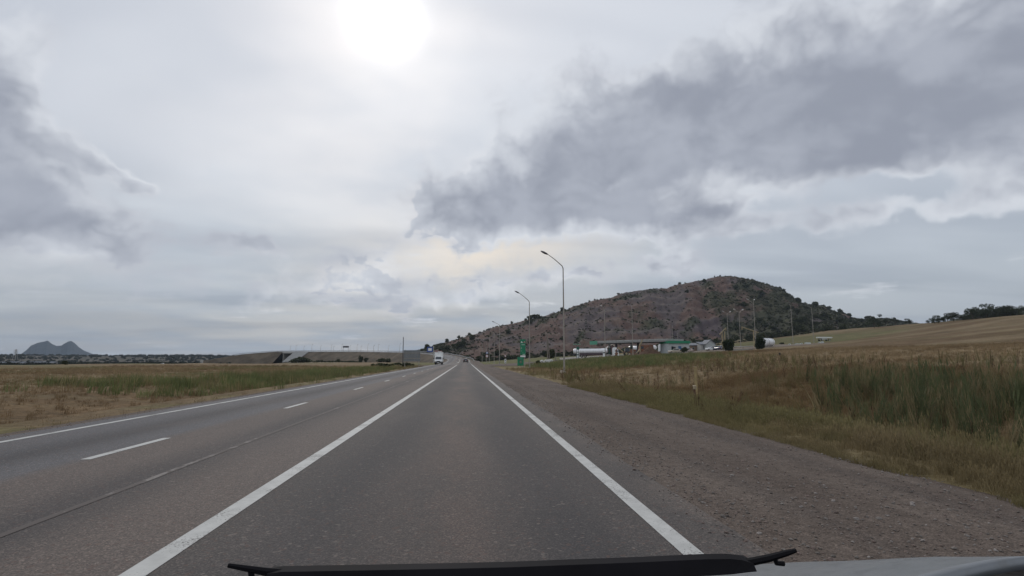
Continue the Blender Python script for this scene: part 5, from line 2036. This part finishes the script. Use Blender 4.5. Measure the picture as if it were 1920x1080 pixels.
def rail(s0, s1, o, label):
    s = np.arange(s0, s1, 6.0)
    x, y, nx, ny = course(s)
    z = road_z(s)
    t = thing('guard_rail', label, 'guard rail', (0, 0, 0), 0, 'guard rails')
    V = []
    for h, e in ((.42, 0), (.52, .05), (.62, 0), (.72, .05), (.80, 0)):
        V.append(np.stack([x + nx * (o + e), y + ny * (o + e), z + h], 1))
    link('beam', big_mesh('beam', np.stack(V, 1).reshape(-1, 3), grid_faces(len(s), 5), paint('rail_steel', (.46, .46, .45), .5, .3)), t)
    for k in range(0, len(s), 2):
        MB().box((float(x[k] + nx[k] * (o + .12)), float(y[k] + ny[k] * (o + .12)), float(z[k]) + .3), (.12, .12, .9)).build('post', GALV, t)


rail(262, 540, -8.9, 'steel guard rail along the near edge of the embankment')
rail(225, 540, 3.3, 'steel guard rail along the outer edge of the bend')
for k, px in enumerate((545, 555, 569, 585, 601.5, 620.5, 626, 640, 657, 670, 677, 690, 701, 709, 727.5, 750)):
    # where this column of the view meets the embankment road
    ss = np.arange(300, 600, 1.0)
    x, y, nx, ny = course(ss)
    o = 4.0
    X, Y = x + nx * o, y + ny * o
    a = ray(px, 655)
    j = int(np.argmin(np.abs(X / Y - a[0] / a[1])))
    street_lamp((float(X[j]), float(Y[j]), float(road_z(ss[j])) - .1), [4.6, 5.2, 4.2, 5.6][k % 4], 'slim far lamp post on the embankment, %s from the flyover end' % nth(k), 'embankment lamp posts', arms=((.4, -.5),), thick=.09, rise=.4)
ss = np.arange(300, 600, 1.0)
x, y, nx, ny = course(ss)
a = ray(649, 655)
j = int(np.argmin(np.abs(x / y - a[0] / a[1])))
gx, gy, gz = float(x[j]), float(y[j]), float(road_z(ss[j]))
t = thing('gantry_sign', 'dark sign board on two legs above the embankment road', 'sign', (gx, gy, gz))
MB().box((0, 0, 3.6), (4.2, .15, 1.1)).build('board', paint('dark_board', (.07, .07, .08), .6), t)
MB().box((0, -.02, 4.25), (4.2, .2, .14)).build('top_edge', WHITE_D, t)
for sx in (-1.8, 1.8):
    MB().box((sx, 0, 1.5), (.16, .16, 3.2)).build('leg', GALV, t)

# small things far off in the left country
x, y, z = ground(303, 684, 420)
car((x, y, z), R(90), 'white car far away at the edge of the meadow', WHITE)
x, y, z = ground(378, 686, 300)
t = thing('white_marker', 'pale gate post pair at the far edge of the meadow', 'post', (x, y, z))
for sx in (-.35, .35):
    MB().box((sx, 0, 1.4), (.35, .35, 3.0)).build('post', WHITE_D, t)
MB().box((0, 0, 2.7), (1.2, .2, .2)).build('crossbar', WHITE_D, t)
# lattice mast
x, y, z = spot(29, 668, 900)
z = float(T(x, y))
t = thing('lattice_mast', 'lattice pylon left of the twin-peaked mountain', 'pylon', (x, y, z))
h = pole_height(29, 655, x, y, z)
for sx, sy in ((-1, -1), (1, -1), (1, 1), (-1, 1)):
    MB().tube([(sx * 2.6, sy * 2.6, -1), (sx * .3, sy * .3, h)], .22, 5).build('leg', GALV, t)
for f_ in (.7, .82, .93):
    MB().box((0, 0, h * f_), (6.5, .4, .4)).build('cross_arm', GALV, t)
for f_ in (.2, .4, .55):
    w_ = 2.6 - 2.3 * f_
    MB().tube([(-w_, -w_, h * f_), (w_, -w_, h * (f_ + .12))], .14, 5).build('brace', GALV, t)
# pale far houses on the valley slope
rng = np.random.default_rng(81)
for k, (px, d) in enumerate(((5, 420), (24, 450), (32, 470), (44, 430), (60, 470), (72, 460), (80, 470), (100, 440))):
    x, y, _ = spot(px, 685, d)
    z = float(T(x, y))
    o = thing('far_house', ['pale far house at the picture edge below the woodland', 'far house left of the lattice pylon foot', 'far house right of the lattice pylon foot', 'far house below the left slope of the mountain',
                            'far house under the higher mountain peak', 'far house just left of the mountain notch', 'far house below the mountain notch', 'far house under the lower mountain peak'][k], 'house', (x, y, z - .3), rng.uniform(-.4, .4), 'far houses in the valley')
    w_ = rng.uniform(5, 9)
    o.scale = (.5, .5, .5)
    MB().box((0, 0, 2.2), (w_, 6, 4.4)).build('wall', [WALLW, CREAM, BRICKP][k % 3], o)
    MB().prism([(-3.5, 4.4), (3.5, 4.4), (0, 6.2)], 'x', -w_ / 2 - .3, w_ / 2 + .3).build('roof', ROOFG, o)


# ---- the car that carries the camera: bonnet and wiper
def own_car():
    t = thing('car', 'silver-grey car bonnet with a black wiper across the bottom edge', 'car', (0, 0, 0))
    m, b, p = new_mat('silver_car_paint')
    tc = b.n('ShaderNodeTexCoord').outputs['Object']
    col = b.mix(b.noise(tc, 3, 4, .6), (.16, .17, .18), (.20, .21, .22))
    dust = b.noise(tc, 26, 6, .7)
    col = b.mix(b.m('MULTIPLY', b.step(dust, .5, .7), .35), col, (.13, .12, .105))
    b.put(p.inputs['Base Color'], col)
    p.inputs['Metallic'].default_value = .25
    b.put(p.inputs['Roughness'], b.step(dust, .3, .7, .32, .5))
    p.inputs['Coat Weight'].default_value = .1
    nx_, ny_ = 61, 30
    xs = np.linspace(-.98, .98, nx_)
    ys = np.linspace(.62, 1.62, ny_)
    X, Y = np.meshgrid(xs, ys)
    # height measured against the sight line of the camera
    kf = np.interp(Y, [.62, .8, 1.1, 1.45, 1.62], [.425, .402, .386, .376, .40])
    Z = CAM_H - Y * kf
    Z = Z + (.03 + .03 * (X > 0)) * np.exp(-((np.abs(X) - .66) / .2) ** 2) * (1 - .3 * Y)
    Z = Z - .9 * np.clip(np.abs(X) - .84, 0, 1) ** 1.5 - .02 * np.clip(np.abs(X) - .2, 0, .4)
    Z = Z + X * .02 - .012
    bn = link('bonnet', big_mesh('bonnet', np.stack([X.ravel(), Y.ravel(), Z.ravel()], 1), grid_faces(ny_, nx_), m, True), t)
    sm = bn.modifiers.new('thickness', 'SOLIDIFY')
    sm.thickness = .012
    for s in (-1, 1):
        MB().prism([(.62, .35), (.62, .9), (1.62, .62), (1.75, .35)], 'x', s * .93 - .03, s * .93 + .03).build('wing', m, t, bevel=.02)
        MB().tube([(s * .72, 1.15, .31), (s * .92, 1.15, .31)], .31, 20).build('wheel', RUBBER, t, True)
    MB().box((0, 1.66, .5), (1.8, .16, .42)).build('front_bumper', m, t, bevel=.04)
    # cowl below the windscreen
    MB().box((0, .53, CAM_H - .62 * .47), (1.66, .2, .03), rx=R(-24)).build('cowl', BLACK, t, bevel=.008)
    # wiper: rubber strip carried by a thick spoiler blade, thin metal tips
    d = .60

    def q(px, row, dd=d):
        return spot(px, row, dd)
    rings = []
    for px, top, bot in ((505, 1068, 1079), (530, 1064, 1082), (700, 1061, 1088), (860, 1058, 1084), (960, 1055.5, 1079), (1080, 1051, 1075), (1200, 1046.5, 1071), (1320, 1041, 1066), (1365, 1040.5, 1063), (1388, 1043, 1060), (1408, 1050, 1058)):
        a, c = q(px, top), q(px, bot)
        rings.append([(a[0], a[1] - .006, a[2] - .002), (a[0], a[1] + .004, a[2]), (c[0], c[1] + .016, c[2] + .004), (c[0], c[1] + .016, c[2] - .003), (c[0], c[1] - .012, c[2] - .003)])
    bl = MB().loft(rings).build('wiper_blade', BLACK, t)
    for sx, pts in ((1, ((1396, 1056), (1440, 1047), (1475, 1037), (1492, 1032))), (-1, ((530, 1074), (500, 1072), (470, 1067), (428, 1060)))):
        pp = [q(*e) for e in pts]
        MB().tube(pp, [.0042, .0040, .0032, .0022], 7).build('tip', BLACK, bl, True)
    a, c = q(1452, 1045), q(1456, 1056)
    MB().tube([a, c, q(1470, 1057)], .0026, 6).build('claw', BLACK, bl)
    a, c = q(470, 1068), q(472, 1082)
    MB().tube([a, c], .0028, 6).build('claw', BLACK, bl)
    # rubber lip
    lip = []
    for px, row in ((540, 1080), (700, 1086), (860, 1085), (960, 1080), (1080, 1074), (1200, 1068), (1320, 1062), (1390, 1060)):
        e = q(px, row)
        lip.append((e[0], e[1] + .003, e[2] - .004))
    MB().tube(lip, .004, 6).build('wiper_rubber', RUBBER, t, True)
    # arm reaching down to its pivot on the cowl
    e = q(960, 1078)
    MB().tube([(e[0], e[1] - .01, e[2] - .006), (e[0] - .18, e[1] - .06, e[2] - .05), (e[0] - .36, .50, CAM_H - .30)], [.008, .010, .014], 8).build('wiper_arm', BLACK, t, True)


own_car()
